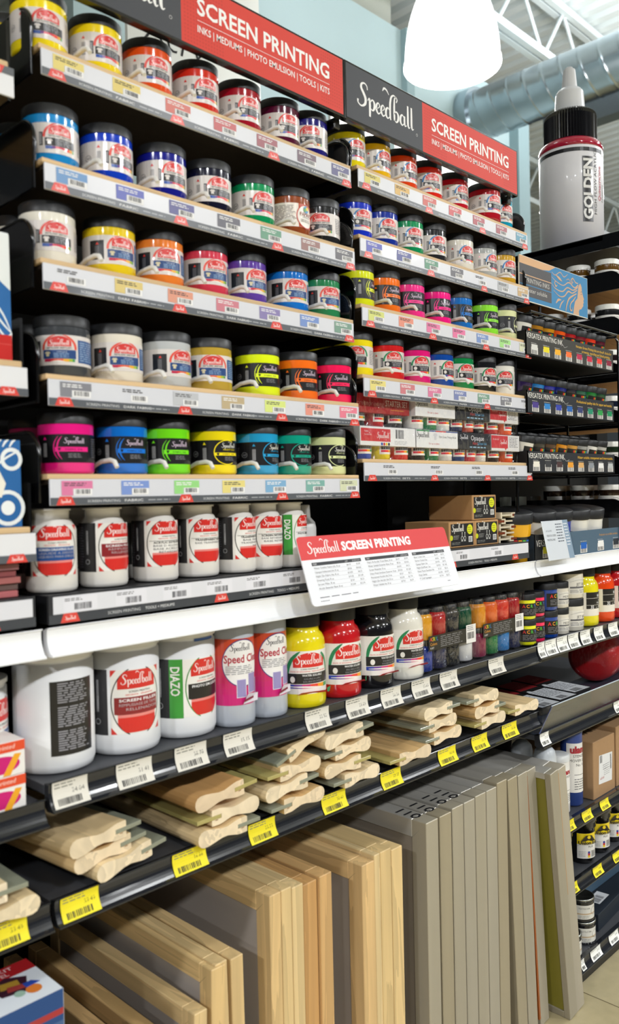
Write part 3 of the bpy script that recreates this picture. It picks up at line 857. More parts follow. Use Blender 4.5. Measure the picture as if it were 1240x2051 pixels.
# label trays on the white lipped shelf
def tray(x0, w, z0, lab, nt, kind, y1=.40):
    t = thing('label_tray', lab, 'tray', (x0, -.004, z0), 0, 'black trays with printed label strips')
    h = .038
    m = MB(); m.box(0, w, .002, y1, .0, h - .001, '1b1c20', .001); obj('tray_body', m, METALP, t)
    m = MB(); m.box(0, w, -.001, .002, 0, h, '2a2c33', .0004); m.box(.006, w - .004, -.0018, -.001, .0125, h - .003, 'dfe0e8'); obj('label_strip', m, LABEL, t)
    A = Art(6e-5); A.rect(0, 0, w, .0118, '3f434b', .05)
    nm = 3
    for k in range(nm):
        u = .016 + k * (w - .09) / (nm - 1)
        A.poly([(u, .0005), (u + .028, .0005), (u + .023, .0135), (u + .005, .0135)], 'e0483f'); A.logo(u + .0065, .004, .0155, 'ffffff', 0, 2)
        if k < nm - 1: A.text('SCREEN PRINTING', u + .07, .004, .0042, 'd0d2d6', fit=.052); A.text(kind, u + .13, .004, .0042, 'e6e7ea', fit=.05)
    art_obj('strip_banner', A, plane_y(0, -.0012, .0), LABEL, t)
    for k in range(nt):
        A = Art(6e-5); A.rect(0, 0, .05, .0195, 'e4e4ec'); A.lines(.002, .0135, .03, .018, 2, '4a4a50', .45, k); A.bars(.016, .002, .042, .0105, '2c2c34', 12, k)
        art_obj('price_tag', A, plane_y(.02 + k * (w - .05) / nt, -.0019, .014), PAPER, t)
    return t
tray(-.006, .597, 1.1265, 'black label tray under the row of tall white medium bottles', 7, 'TOOLS + MEDIUMS')
tray(.612, .574, 1.1315, 'black label tray under the kraft clamp boxes', 4, 'TOOLS + MEDIUMS')
tray(-.62, .596, 1.1275, 'black label tray at left edge under the flat pink packs', 3, 'TOOLS')

# ---------------------------------------------------------------- medium bottles
def medium_art(w, h, head, blk='16161a', band=None, txt=(), side=True, diazo=False):
    """square printed panel w x h (art), with black side block to its left"""
    A = Art(5e-5)
    A.rect(-w * .5, 0, w * .5, h, 'f3f1ec')
    if side:
        A.rect(-w * 1.12, -h * .01, -w * .56, h * 1.01, blk); A.bars(-w * .78, h * .35, -w * .73, h * .85, 'b0b0b4', 2, 3); A.ring(-w * .76, h * .2, w * .05, w * .01, 'a8a8ac', n=14)
        A.text('SPEEDBALL', -w * .735, h * .4, w * .035, 'c0c0c4', rot=PI / 2)
        A.lines(-w * 1.08, h * .06, -w * .86, h * .94, 16, '5a5a60', .4, 7)
    if diazo:
        A.rect(-w * .58, -h * .01, -w * .34, h * 1.01, '3a9a3a')
        A.text('DIAZO', -w * .55, h * .88, w * .16, 'f3f1ec', rot=-PI / 2, fit=h * .5, bold=.02)
    a, b = w * .5, h * .56
    x0 = -w * .5 if not diazo else -w * .3
    def seg(v0, v1, col, n=16):
        L = []
        for k in range(n + 1):
            u = x0 + (w * .5 - x0) * k / n; cu = (x0 + w * .5) / 2; aa = (w * .5 - x0) / 2 * .93
            if abs(u - cu) > aa: continue
            hh = b * math.sqrt(1 - ((u - cu) / aa) ** 2)
            lo = max(v0, h * .5 - hh); hi = min(v1, h * .5 + hh)
            if hi > lo: L.append((u, lo, hi))
        if len(L) > 1: A.strip(L, col)
    if not diazo:
        for sx in (-1, 1):
            for sy in (0, 1):
                c = sx * w * .5; v = h * sy; d = h * (.11 if sy == 0 else -.11)
                A.poly([(c, v), (c - sx * w * .11, v), (c, v + d)], 'd8322e')
    cu = (x0 + w * .5) / 2; aa = (w * .5 - x0) / 2
    A.ring(cu, h * .5, aa * .985, w * .018, '16161a' if not diazo else '2f8a2f', 110, 250, ry=b * .96)
    A.ring(cu, h * .5, aa * .985, w * .018, '16161a' if not diazo else '2f8a2f', -70, 70, ry=b * .96)
    seg(h * .70, h * .985, 'd92b26'); seg(h * .015, h * .26, 'd92b26')
    seg(h * .255, h * .30, 'ea8a84')
    A.logo(cu - aa * .62, h * .775, aa * 1.25, 'fbeceb', 0, 4, .95)
    A.text('SCREEN PRINTING', cu + aa * .08, h * .64, h * .032, '2a2a2e', 'c'); A.text('SERIGRAFIA - SERIGRAPHIE', cu + aa * .08, h * .595, h * .026, 'd8322e', 'c', fit=aa * 1.1)
    if band: seg(h * .30, h * .57, band)
    else: A.rect(x0 + w * .06, h * .555, w * .46, h * .562, '16161a')
    c0, c1 = ('f0f0f2', 'b8b0b4') if band else ('1c1c20', '6a6a70')
    for k, s in enumerate(txt):
        A.text(s, cu + aa * .85, h * (.50 - .07 * k), h * .045, c0 if k == 0 else c1, 'r', bold=.02 if k == 0 else 0, fit=aa * min(1.55, .13 * len(s)))
    return A
def bottle_mesh(r, h, neck=.62, lid=True):
    m = MB(); s = r * .38; hz = h
    m.lathe([(0, 0), (r - .005, 0), (r - .0015, .0015), (r, .006), (r, hz - s - .016), (r * .97, hz - s * .72 - .016), (r * .87, hz - s * .35 - .016), (r * neck + .003, hz - .016), (r * neck, hz - .014), (r * neck, hz - .003), (r * neck + .003, hz - .003), (r * neck + .003, hz - .0005), (r * neck + .001, hz), (r * neck + .001, hz), (r * neck - .003, hz), (r * neck - .003, hz - .01), (0, hz - .01)], OBC, 48)
    return m
M16 = mesh(bottle_mesh(.0335, .1105, .72), WHITEP, 'bottle_body')
MED = [(.0265, 'SCREEN DRAWING FLUID', '1c4f94', ('SCREEN DRAWING FLUID', 'LIQUIDE A DESSIN', 'LIQUIDO PARA DIBUJO'), -18),
       (.106, 'SCREEN FILLER', '8c1f26', ('SCREEN FILLER', 'REMPLISSAGE', 'RELLENADOR'), 12),
       (.194, 'ACRYLIC EXTENDER', None, ('ACRYLIC EXTENDER', 'BASE D ALLONGE', 'BASE ACRILICA', 'RETARDANTE'), -1),
       (.272, 'TRANSPARENT BASE', None, ('TRANSPARENT BASE', 'BASE TRANSPARENTE'), -4),
       (.349, 'TRANSPARENT BASE', None, ('TRANSPARENT BASE', 'BASE TRANSP', 'TRANSPARENTE', 'FABRIC'), 14),
       (.409, 'SCREEN RETARDER', None, ('SCREEN RETARDER', 'BASE RETARDANTE', 'BASE RETARD'), -6),
       (.467, 'DIAZO', None, ('PHOTO EMULSION',), 8)]
BL = ['blue band drawing fluid label', 'dark red screen filler band', 'acrylic extender label, third of the row', 'transparent base label, fourth of the row', 'transparent base label, fifth of the row', 'screen retarder label', 'green DIAZO lettering']
for k, (x, nm, band, txt, rot) in enumerate(MED):
    t = thing('medium_bottle', 'open white plastic bottle with ' + BL[k], 'bottle', (x, .045, 1.1645), rot * D2R, 'white medium bottles above the white lip')
    obj('bottle_body', M16, parent=t, colour='ece8e2')
    art_obj('label', medium_art(.063, .066, 0, band=band, txt=txt, diazo=nm == 'DIAZO'), cyl(.0335, .0225), LABEL, t)
    if k < 6:
        t2 = thing('medium_bottle', 'white bottle standing behind the one with ' + BL[k], 'bottle', (x + .004, .122, 1.1645), .35, 'white medium bottles above the white lip')
        obj('bottle_body', M16, parent=t2, colour='e6e2dc'); art_obj('label', medium_art(.047, .062, 0, band=band, txt=txt), cyl(.0335, .0225), LABEL, t2)
for k, (x, y, s) in enumerate([(.545, .09, 1), (.525, .16, 1.0)]):
    t = thing('flip_cap_bottle', ['small white bottle with smooth cap, right of the DIAZO bottle', 'small white capped bottle mostly hidden behind the DIAZO bottle'][k], 'bottle', (x, y, 1.1645))
    m = MB(); m.lathe([(0, 0), (.0265, 0), (.028, .002), (.028, .062), (.026, .072), (.019, .080), (.019, .080)], 'eceae6', 36); obj('bottle_body', m, WHITEP, t)
    m = MB(); m.lathe([(.0185, .0795), (.0185, .0795), (.0172, .102), (.016, .104), (0, .1045)], 'e9e7e3', 36); obj('cap', m, WHITEP, t)

# ---------------------------------------------------------------- gallon tubs (shelf under the white lip)
def tub_body(r, h):
    m = MB(); m.lathe([(0, 0), (r - .01, 0), (r - .003, .003), (r, .012), (r, h - .012), (r - .002, h - .012), (r - .002, h - .006), (r + .001, h - .006), (r + .001, h), (r + .001, h), (r - .02, h + .001), (0, h + .001)], 'f1f2f4', 60)
    return m
S7Z = .918
t = thing('quart_tub', 'large plain white tub with small black side panel, leftmost below the lip', 'tub', (.044, .082, S7Z), -40 * D2R, 'large white tubs')
obj('tub_body', tub_body(.0545, .160), WHITEP, t)
A = Art(6e-5); w, h = .064, .100
A.rect(.006, .0, .006 + w, h, '17171b', .004)
for k in range(3): A.lines(.016, .006 + k * .032, .006 + w - .008, .034 + k * .032, 9, '9a9aa2', .5, k, words=True)
art_obj('label', A, cyl(.0545, .026), LABEL, t)
t = thing('quart_tub', 'large white tub labelled screen filler, red and white', 'tub', (.155, .082, S7Z), -9 * D2R, 'large white tubs')
obj('tub_body', tub_body(.0545, .160), WHITEP, t)
art_obj('label', medium_art(.079, .092, 0, band='8c1f26', txt=('SCREEN FILLER', 'REMPLISSAGE DE TAMIS', 'RELLENADOR')), cyl(.0545, .032), LABEL, t)
t = thing('quart_tub', 'large white tub with green DIAZO stripe and black block', 'tub', (.262, .080, S7Z), -2 * D2R, 'large white tubs')
obj('tub_body', tub_body(.053, .160), WHITEP, t)
art_obj('label', medium_art(.088, .088, 0, band='17171b', txt=('PHOTO EMULSION',), diazo=True), cyl(.053, .034), LABEL, t)
A = Art(6e-5); A.rect(-.01, 0, .03, .006, '2a5aa8'); art_obj('seal_strip', A, cyl(.0515, .146), LABEL, t)
t = thing('quart_tub', 'white tub with red and blue label behind the plain tub at left edge', 'tub', (-.068, .105, S7Z - .015), 30 * D2R, 'large white tubs')
obj('tub_body', tub_body(.050, .150), WHITEP, t)
art_obj('label', medium_art(.079, .10, 0, band='1c4f94', txt=('SCREEN DRAWING FLUID',)), cyl(.050, .026), LABEL, t)

# spray cleaner bottles
def clean_art(w, h):
    A = Art(5e-5); n = 12
    for k in range(n):
        c = mix('c8401c', 'd01878', min(1, max(0, (1 - (k + .5) / n) * 1.5 - .3)))
        A.rect(-w * .62, h * k / n, w * .62, h * (k + 1) / n, c, .006)
    A.circ(.002, h * .63, w * .47, '3a2a78', 30, h * .36); A.circ(.002, h * .63, w * .45, 'f3f1f0', 30, h * .345)
    A.logo(-w * .26, h * .82, w * .48, '3a3a44', 0, 3)
    A.text('Speed Clean', -w * .40, h * .64, h * .12, 'b81c3a', fit=w * .95, bold=.02)
    A.lines(-w * .36, h * .46, w * .34, h * .6, 5, '8a8a90', .35, 2)
    for (a, b, s) in ((-.12, .12, 1), (.16, .17, 1.1), (.42, .12, .9)):
        A.rect(w * a - .001, h * b - .001, w * (a + .2 * s) + .001, h * (b + .26 * s) + .001, 'e8e4f0'); A.rect(w * a, h * b, w * (a + .2 * s), h * (b + .26 * s), '9a90c4')
    A.poly([(-w * .02, h * .02), (w * .42, h * .02), (w * .46, h * .13), (w * .1, h * .17)], 'e6e0ec')
    A.poly([(.0, h * .05), (w * .22, h * .09), (w * .22, h * .125), (.0, h * .085)], '7a1c3c')
    return A
for k, (x, rot) in enumerate([(.345, -14), (.418, -8)]):
    t = thing('cleaner_bottle', 'translucent bottle of screen cleaner with orange and magenta label, %s' % ['left of the pair', 'beside the yellow ink bottle'][k], 'bottle', (x, .055, S7Z), rot * D2R, 'translucent cleaner bottles')
    m = MB(); m.lathe([(0, 0), (.031, 0), (.0355, .003), (.0365, .010), (.0365, .158), (.030, .172), (.014, .178)], 'b9bfc9', 48); obj('bottle_body', m, mat('translucent_plastic', .22, coat=.3, var=.04, scale=6), t)
    art_obj('label', clean_art(.074, .106), cyl(.0365, .036), LABEL, t)
    m = MB(); m.lathe([(.015, .176), (.015, .196), (0, .198)], '24242a', 24); obj('cap', m, BLACKP, t)

# 32 oz ink bottles
def ink32(x, y, r, col, label, rot, z=S7Z, h=.155):
    t = thing('ink_bottle', label, 'bottle', (x, y, z), rot * D2R, 'tall ink bottles with black caps')
    m = MB(); m.lathe([(0, 0), (r - .006, 0), (r - .001, .003), (r, .010), (r, h - .048), (r * .97, h - .038), (r * .88, h - .030), (r * .76, h - .025), (r * .74, h - .016), (r * .74, h - .010)], OBC, 48); obj('bottle_body', m, INK, t, colour=col)
    m = MB(); m.lathe([(r * .80, h - .016), (r * .80, h - .016), (r * .80, h + .004), (r * .78, h + .007), (0, h + .007)], '1d1e20', 72, ridge=.0004); obj('cap', m, BLACKP, t)
    return t
def water_art(w, h):
    A = Art(5e-5); A.rect(-w * 1.35, 0, w * 1.0, h, 'f3f0ea', .005)
    A.ribbon([(-w * .53, h * .42, .004), (-w * .50, h * .62, .0065), (-w * .42, h * .80, .0065), (-w * .30, h * .93, .0045), (-w * .22, h * .99, .001)], '1c8a56')
    A.ribbon([(w * .53, h * .42, .004), (w * .50, h * .62, .0065), (w * .42, h * .80, .0065), (w * .30, h * .93, .0045)], '1c8a56')
    A.dome(0, h * .62, w * .45, h * .36, h * .6, 'd92b26')
    A.logo(-w * .33, h * .70, w * .66, 'fbeceb', 0, 5)
    A.text('SCREEN PRINTING INK', 0, h * .565, h * .032, '2a2a2e', 'c'); A.text('ENCRE DE SERIGRAPHIE - TINTA DE SERIGRAFIA', 0, h * .51, h * .032, 'd8322e', 'c', fit=w * .9)
    A.rect(-w * .56, h * .24, w * .56, h * .48, '1b1b1e', .005); egg(A, -w * .40, h * .34, .0055, 'f3f0ea')
    A.text('WATER SOLUBLE', w * .06, h * .41, h * .048, 'f0f0f0', 'c', bold=.02); A.text('SOLUBLE A L EAU', w * .06, h * .335, h * .04, '9a9aa0', 'c'); A.text('SOLUBLE EN AGUA', w * .06, h * .27, h * .04, '9a9aa0', 'c')
    cs = ('1f3fb0', '6a2a9a', 'd01878', 'e8402a', 'f0a020', '2a9a50')
    for k in range(6): A.rect(-w * .56 + w * 1.12 * k / 6, h * .13, -w * .56 + w * 1.12 * (k + 1) / 6, h * .225, cs[k], .005)
    A.ribbon([(-w * .5, h * .17, .001), (-w * .1, h * .165, .003), (w * .35, h * .12, .002)], 'f3f0ea')
    A.poly([(-w * .30, 0), (-w * .2, h * .06), (w * .3, h * .06), (w * .40, 0)], 'd8322e'); A.poly([(w * .34, h * .1), (w * .52, h * .1), (w * .44, .0), (w * .36, .0)], '1c8a56')
    A.lines(-w * 1.1, h * .1, -w * .66, h * .9, 12, '8a8a92', .4, 4)
    return A
WA = water_art(.078, .074)
for k, (x, col, cn, rot) in enumerate([(.505, 'f2e018', 'yellow', -24), (.600, 'c81a22', 'red', -12), (.697, '141418', 'black', -6), (.790, 'ece9de', 'white', -8)]):
    r = .0425
    t = ink32(x, .056, r, col, 'tall %s water soluble ink bottle with black cap under the lip' % cn, rot)
    art_obj('label', WA, cyl(r, .026), LABEL, t)

# shrink wrapped acrylic colour sets: two tiers of four bottles
def colour_set(x0, label, cols, y0=.018):
    t = thing('colour_set', label, 'paint set', (x0, y0, .9235), 0, 'shrink wrapped colour sets')
    p = .0478; r = .0222
    for j in range(2):
        for k in range(4):
            cx, cz = r + .002 + k * p, .064 * j
            b = obj('paint_bottle', mesh(MB().lathe([(0, 0), (r - .003, 0), (r, .003), (r, .045), (r * .9, .050), (r * .75, .053), (r * .75, .0535)], OBC, 30, cx, r + .002, cz), INK), parent=t, colour=cols[j][k])
            m = MB(); m.lathe([(r * .8, .052), (r * .8, .0625), (r * .74, .0635), (0, .0635)], '1d1e20', 28, cx, r + .002, cz); obj('cap', m, BLACKP, b)
    A = Art(8e-5); w = 4 * p - .008
    A.rect(.014, .0, w, .030, '19191c'); A.lines(.055, .003, w - .05, .027, 6, '77777c', .45, 3)
    for q, c in enumerate(('e03030', 'f0a020', 'e8e020', '30a850', '3070d0')): A.text('ACRYL'[q], .018 + q * .006, .019, .008, c)
    A.text('Colors', .02, .010, .006, 'e8a030'); A.text('8 SET', .02, .003, .004, 'e8e8e8')
    A.rect(w - .036, -.003, w, .036, 'eceae8'); A.bars(w - .032, .006, w - .006, .02, '333338', 12, 5); A.lines(w - .032, .023, w - .006, .034, 3, '6a6a70', .4, 2)
    art_obj('sleeve', A, plane_y(0, -.0015, .043), LABEL, t)
    # film following the bottles
    m = MB(); pts = []; n = 33
    for i in range(n):
        u = i / (n - 1) * 4 * p; ph = ((u - .002) / p) % 1
        pts.append((u, -.0008 + .006 * (abs(ph - .47) * 2) ** 2))
    zs_ = [0, .02, .045, .066, .085, .11, .129]
    vs = [(a, b - .0005 * (q % 2), z) for q, z in enumerate(zs_) for a, b in pts]
    m.add(vs, [[q * n + i, q * n + i + 1, (q + 1) * n + i + 1, (q + 1) * n + i] for q in range(len(zs_) - 1) for i in range(n - 1)], 'ffffff', True)
    m.add([(0, 0, 0), (0, .045, 0), (0, .045, .129), (0, 0, .129), (4 * p, 0, 0), (4 * p, .045, 0), (4 * p, .045, .129), (4 * p, 0, .129)], [[0, 1, 2, 3], [4, 5, 6, 7], [3, 2, 6, 7]], 'ffffff')
    obj('shrink_wrap', m, WRAP, t)
colour_set(.812, 'shrink wrapped paint set, yellow, red, black and green over blue and white', [('1a3a9a', '2a2c50', '22242a', 'e4e4e4'), ('f0a818', 'b81c24', '2a2a30', '0f5038')])
colour_set(1.010, 'shrink wrapped paint set, orange and red tones over magenta, green and blue', [('8a1848', '1a7a40', '2a80c8', '242a50'), ('f09a14', 'ee6a1c', 'e23a28', 'b01c28')])

# small stacked jars beyond the sets
def small_jar(x, y, z, r, h, col, lab, band, txt, rot=0, cat='jar', group='small stacked jars at the right end'):
    t = thing('paint_jar', lab, cat, (x, y, z), rot * D2R, group)
    m = MB(); m.lathe([(0, 0), (r - .003, 0), (r, .003), (r, h * .76), (r, h * .76), (r - .002, h * .8)], OBC, 32); obj('jar_body', m, INK, t, colour=col)
    m = MB(); m.lathe([(r + .0005, h * .77), (r + .0005, h * .77), (r + .0005, h - .001), (r, h), (0, h)], '1b1c1e', 56, ridge=.0003); obj('lid', m, BLACKP, t)
    A = Art(5e-5)
    A.rect(-r * 1.3, 0, r * 1.3, h * .5, band)
    if band in ('17171a',):
        for q, c in enumerate(('e03030', 'f0a020', '50c040', '3070d0')): A.text('ACRY'[q], -r * 1.0 + q * r * .42, h * .33, h * .13, c, bold=.02)
        A.lines(-r, h * .06, r, h * .28, 4, '7a7a80', .4, 2)
    else:
        A.ribbon([(-r, h * .38, .0006), (-r * .2, h * .44, .0008), (r * .9, h * .36, .0006)], '9a9a9a'); A.text(txt, .0, h * .26, h * .09, '3a3a3e', 'c'); A.rect(-r * 1.0, h * .18, r * 1.0, h * .235, '6a6a6c'); A.lines(-r, h * .03, r, h * .15, 3, '8a8a8e', .4, 5)
    art_obj('label', A, cyl(r, h * .14), LABEL, t)
    return t
for j in range(2):
    w_ = ['lower', 'upper'][j]
    z = .924 + .060 * j
    small_jar(1.226, .030, z, .0235, .0595, 'eef01c', '%s of two stacked fluorescent yellow paint jars' % w_, '17171a', '', -20)
    small_jar(1.280, .036, z, .0225, .0595, 'fc2060', '%s of two stacked hot pink paint jars' % w_, '17171a', '', -20)
    small_jar(1.340, .040, z + .001, .028, .066 if j == 0 else .067, '0a3f9a', '%s of two stacked deep blue paint jars' % w_, '17171a', '', 5) if j == 0 else small_jar(1.340, .040, .992, .028, .066, '0a3f9a', 'upper of two stacked deep blue paint jars', '17171a', '', 18)
    small_jar(1.402, .040, .925 + .0655 * j, .0255, .065, 'e4ded0', '%s of two stacked small cream medium jars' % w_, 'e6e2d8', 'MEDIUM')
    small_jar(1.474, .048, .925 + .083 * j, .036, .082, 'e6e0d0', '%s of two stacked large cream medium jars' % w_, 'e6e2d8', 'JET BASE')
def block_art(w, h, txt):
    A = Art(5e-5); A.rect(-w * .95, 0, w * .62, h, 'efe9dc', .005); A.rect(-w * .5, h * .3, w * .62, h, '17171a', .005)
    A.text('BLOCK', w * .55, h * .80, h * .10, 'f0f0f0', 'r', bold=.02); A.rect(-w * .5, h * .74, w * .62, h * .752, 'efe9dc', .005)
    A.text('FABRIC', w * .55, h * .60, h * .08, 'e8e8e8', 'r'); A.text('PRINTING', w * .55, h * .50, h * .08, 'e8e8e8', 'r'); A.rect(-w * .5, h * .45, w * .62, h * .46, 'efe9dc', .005)
    A.text('32', -w * .3, h * .32, h * .12, 'f4f4f4', bold=.02); A.text('OZ', -w * .02, h * .32, h * .05, 'f4f4f4')
    A.rect(w * .2, h * .33, w * .38, h * .43, 'd8d8d4'); A.bars(-w * .85, h * .1, -w * .65, h * .9, '4a4a50', 5)
    return A
for k, (x, col, cn) in enumerate([(1.566, 'f0e21c', 'yellow'), (1.662, 'ee4a16', 'orange'), (1.758, 'c41a22', 'red')]):
    t = ink32(x, .056, .0405, col, '%s fabric printing ink bottle with black block label, right end of shelf' % cn, -8, .925, .147)
    art_obj('label', block_art(.060, .062, ''), cyl(.0405, .028), LABEL, t)
# ================================================================ wooden squeegees
# profile in (u, z): u from rounded handle end (0) to the slotted blade end (.095)
def sq_profile():
    top = [(0, 0), (.001, .0055), (.005, .0105), (.011, .0125), (.020, .0122), (.032, .0098), (.045, .0072), (.056, .0070), (.066, .0092), (.074, .0112), (.080, .0120), (.0935, .0120), (.0945, .0110), (.0945, .0032)]
    slot = [(.076, .0032), (.076, -.0032)]
    bot = [(.0945, -.0032), (.0945, -.0110), (.0935, -.0120), (.080, -.0120), (.074, -.0112), (.066, -.0092), (.056, -.0070), (.045, -.0072), (.032, -.0098), (.020, -.0122), (.011, -.0125), (.005, -.0105), (.001, -.0055)]
    pts = top + slot + bot
    out = []
    return pts
SQP = sq_profile()
def make_squeegee(L, wood, end, label, pos):
    t = thing('squeegee', label, 'squeegee', (0, 0, 0), 0, 'wooden screen printing squeegees')
    m = MB(); m.prism([(a, b) for a, b in SQP], 0, L, wood, 'y', capcol=end); obj('wooden_handle', m, WOODY, t)
    m = MB(); m.box(.0765, .122, .0, L, -.0030, .0030, OBC, .0005); obj('rubber_blade', m, RUBBER, t, colour='8f9280')
    m = MB(); m.box(.083, .088, -.0004, .0006, -.0045, -.0036, '8a5a30'); obj('staple', m, METALP, t)
    return t
SQ = [ # x of rounded end, x of wood end on blade side is computed; z centre; length; side; yaw; y front; blade colour
 ('A1', .010, .831, 'R', 0.30, -8, -.012, 'top of the leftmost squeegee stack'), ('A2', .020, .8045, 'R', .30, -6, -.004, 'middle of the leftmost squeegee stack'), ('A3', .050, .7845, 'R', .30, -6, -.010, 'bottom of the leftmost squeegee stack'),
 ('B1', .213, .832, 'R', .36, 0, -.012, 'top of the second stack, smooth orange tinted handle'), ('B2', .338, .806, 'L', .36, 0, -.012, 'middle of the second stack, handle end to the right'), ('B3', .215, .781, 'R', .36, 0, -.015, 'bottom of the second stack, over a yellow tag'),
 ('C1', .481, .835, 'L', .36, 0, -.010, 'third stack, upper squeegee with blade to the left'), ('C2', .352, .808, 'R', .36, 0, -.012, 'third stack, pale middle squeegee with blade to the right'), ('C3', .484, .783, 'L', .36, 0, -.014, 'third stack, bottom squeegee with striped end grain'),
 ('D1', .490, .860, 'R', .30, 3, -.012, 'fourth stack, topmost squeegee'), ('D2', .612, .838, 'L', .36, 0, -.010, 'fourth stack, second squeegee from the top'), ('D3', .487, .812, 'R', .36, 0, -.012, 'fourth stack, third squeegee from the top'), ('D4', .630, .786, 'L', .36, 0, -.014, 'fourth stack, bottom squeegee with whitish end'),
 ('E1', .787, .785, 'L', .40, 2, -.014, 'lone wide squeegee lying directly on the shelf between stacks'),
 ('F1', .772, .852, 'R', .36, 0, -.010, 'fifth stack, top squeegee with dark curved grain'), ('F2', .884, .826, 'L', .36, 0, -.008, 'fifth stack, middle squeegee'), ('F3', .897, .799, 'L', .36, 0, -.010, 'fifth stack, lower squeegee with striped end'),
 ('G1', 1.039, .848, 'L', .36, 0, -.010, 'sixth stack, top squeegee'), ('G2', .946, .820, 'R', .36, 0, -.010, 'sixth stack, middle squeegee with blade to the right'), ('G3', 1.066, .794, 'L', .36, 0, -.010, 'sixth stack, bottom squeegee'),
 ('H1', 1.205, .794, 'L', .36, 3, -.012, 'last squeegee lying alone at the right end'),
 ('F4', .860, .784, 'R', .34, 0, .05, 'squeegee lying low behind the fifth stack')]
SQ = [s for s in SQ if s[0] != 'F4']
woods = ['e3c797', 'dfc08c', 'e6cfa4', 'dcb67e', 'e8d3ab']
for i, (nm, x, z, side, L, yaw, yf, lab) in enumerate(SQ):
    w = woods[i % 5]
    if nm == 'B1': w = 'd6a468'
    t = make_squeegee(L, w, mix('f0dfc2', w, .25), 'wooden squeegee, ' + lab, 0)
    if side == 'L': t.scale = (-1, 1, 1)
    t.location = (x, yf, z); t.rotation_euler = (0, {'A2': -3, 'A3': -5, 'B1': -4, 'D1': -6, 'C2': -3}.get(nm, 0) * D2R, -yaw * D2R * (1 if side == 'R' else 1))
    if nm in ('B1', 'B2', 'C1', 'D3', 'E1', 'H1', 'G3'): 
        for c in t.children:
            if c.name.startswith('rubber'): c.color = srgb('b3a768')
# tilted one leaning on the third stack
t = make_squeegee(.30, 'ddbf8e', 'ead6b2', 'wooden squeegee tilted on its side on top of the third stack, blade down', 0)
t.scale = (-1, 1, 1); t.location = (.500, -.004, .890); t.rotation_euler = (0, -20 * D2R, 0)
t = make_squeegee(.30, 'e0c79a', 'ecdab8', 'wooden squeegee cut by the left edge of the photo, rounded end to the right', 0)
t.scale = (-1, 1, 1); t.location = (-.034, -.016, .785)
t = make_squeegee(.26, 'e6cfa4', 'f0dfc2', 'wooden squeegee at left edge, upper one with its green blade showing', 0)
t.location = (-.17, -.014, .811)
t = make_squeegee(.26, 'e3c797', 'f0dfc2', 'x', 0)
for c in list(t.children): bpy.data.objects.remove(c)
bpy.data.objects.remove(t)

# ================================================================ printing screens standing on the floor
def screen_frame(x, th, y0, depth, h, wood, label, bar=.036, metal=False, lean=0.0, z0=FZ, yaw=0.0, meshc='c9c0b8', twist=0.0, mark=None):
    grp = 'aluminium printing screens' if metal else 'wooden printing screens'
    t = thing('printing_screen', label, 'screen frame', (x, y0, z0), 0, grp)
    if metal: wood = mix(wood, ['b5a98c', 'd0d2d0', 'a89c82', 'c9c8c0'][int(x * 997) % 4], .35); wood = mix(wood, '90805f', .36)
    else: wood = mix(wood, 'b9834c', .16)
    t.rotation_euler = (0, lean, yaw)
    mz, my = (STEELZ, STEEL) if metal else (WOODZ, WOODY)
    b = .0012
    m = MB(); m.box(0, th, 0, bar, 0, h, wood, b); obj('front_stile', m, mz, t)
    m = MB(); m.box(0, th, depth - bar, depth, 0, h, wood, b); obj('back_stile', m, mz, t)
    m = MB(); m.box(0.0002, th - .0002, bar, depth - bar, h - bar, h - .0002, mix(wood, 'e2e4e6', .4) if metal else wood, b)  # metal top rail coloured paler, standing in for light reflected off its top
    m.add([(0.0001, 0.0, h), (-.0001, bar, h - bar), (-.0001, bar - .0008, h - bar)], [[0, 1, 2]], '6a5a40' if not metal else '8a8a86')
    obj('top_rail', m, my, t)
    m = MB(); m.box(0.0002, th - .0002, bar, depth - bar, 0, bar, wood, b); obj('bottom_rail', m, my, t)
    m = MB(); m.box(.004, .0052, bar - .002, depth - bar + .002, bar - .002, h - bar + .002, meshc); obj('screen_mesh', m, MESHM, t)
    if mark:
        A = Art(1e-4); A.text(mark, 0, 0, .025, '1c1c20', bold=.01, fit=.052)
        art_obj('mesh_count', A, plane_z(.007, .082, h + .0006, -PI / 2), PAPER, t)
    return t
# aluminium screens, 42 mm apart
AX = [.774, .819, .862, .904, .946, .988, 1.030, 1.104]
mk = ['110', '110', '110', '110', None, None, None, None]
for k, x in enumerate(AX):
    lab = 'aluminium printing screen, ' + ['nearest of the metal row, marked 110', 'second metal one, marked 110', 'third metal one, marked 110', 'fourth metal one, marked 110', 'fifth from the left in the metal row', 'sixth from the left in the metal row with red scribble', 'seventh from the left in the metal row', 'eighth in the metal row, beside the widening dark gap'][k]
    lean = [0, 0, 0, 0, 0, 0, 0, -.05][k]
    h = .605 + [0, 0, .004, .004, .006, .006, .012, .008][k]
    x_b = x
    screen_frame(x_b, .0392, -.008, .43, h, 'c4bca8', lab, .036, True, lean, mark=mk[k], meshc='8f867a')
    if k == 0:
        pass
for k, (x, lean, th, h, y0, lab) in enumerate([(1.147, -.05, .040, .612, -.008, 'aluminium printing screen with a tawny resin line along its edge'), (1.203, -.072, .038, .612, -.006, 'aluminium printing screen just left of the yellow meshed one')]):
    t = screen_frame(x, th, y0, .43, h, 'c6bfad', lab, .036, True, lean, meshc='8f867a')
    if k == 1:
        m = MB(); m.box(-.0062, -.0003, -.0005, .42, .02, h - .01, '9c4f16'); obj('resin_edge', m, RUBBER, t)
t = screen_frame(1.270, .036, -.045, .44, .607, 'c6c4ba', 'leaning aluminium printing screen with yellow mesh, second from the right end', .016, True, -.125, meshc='847c2c')
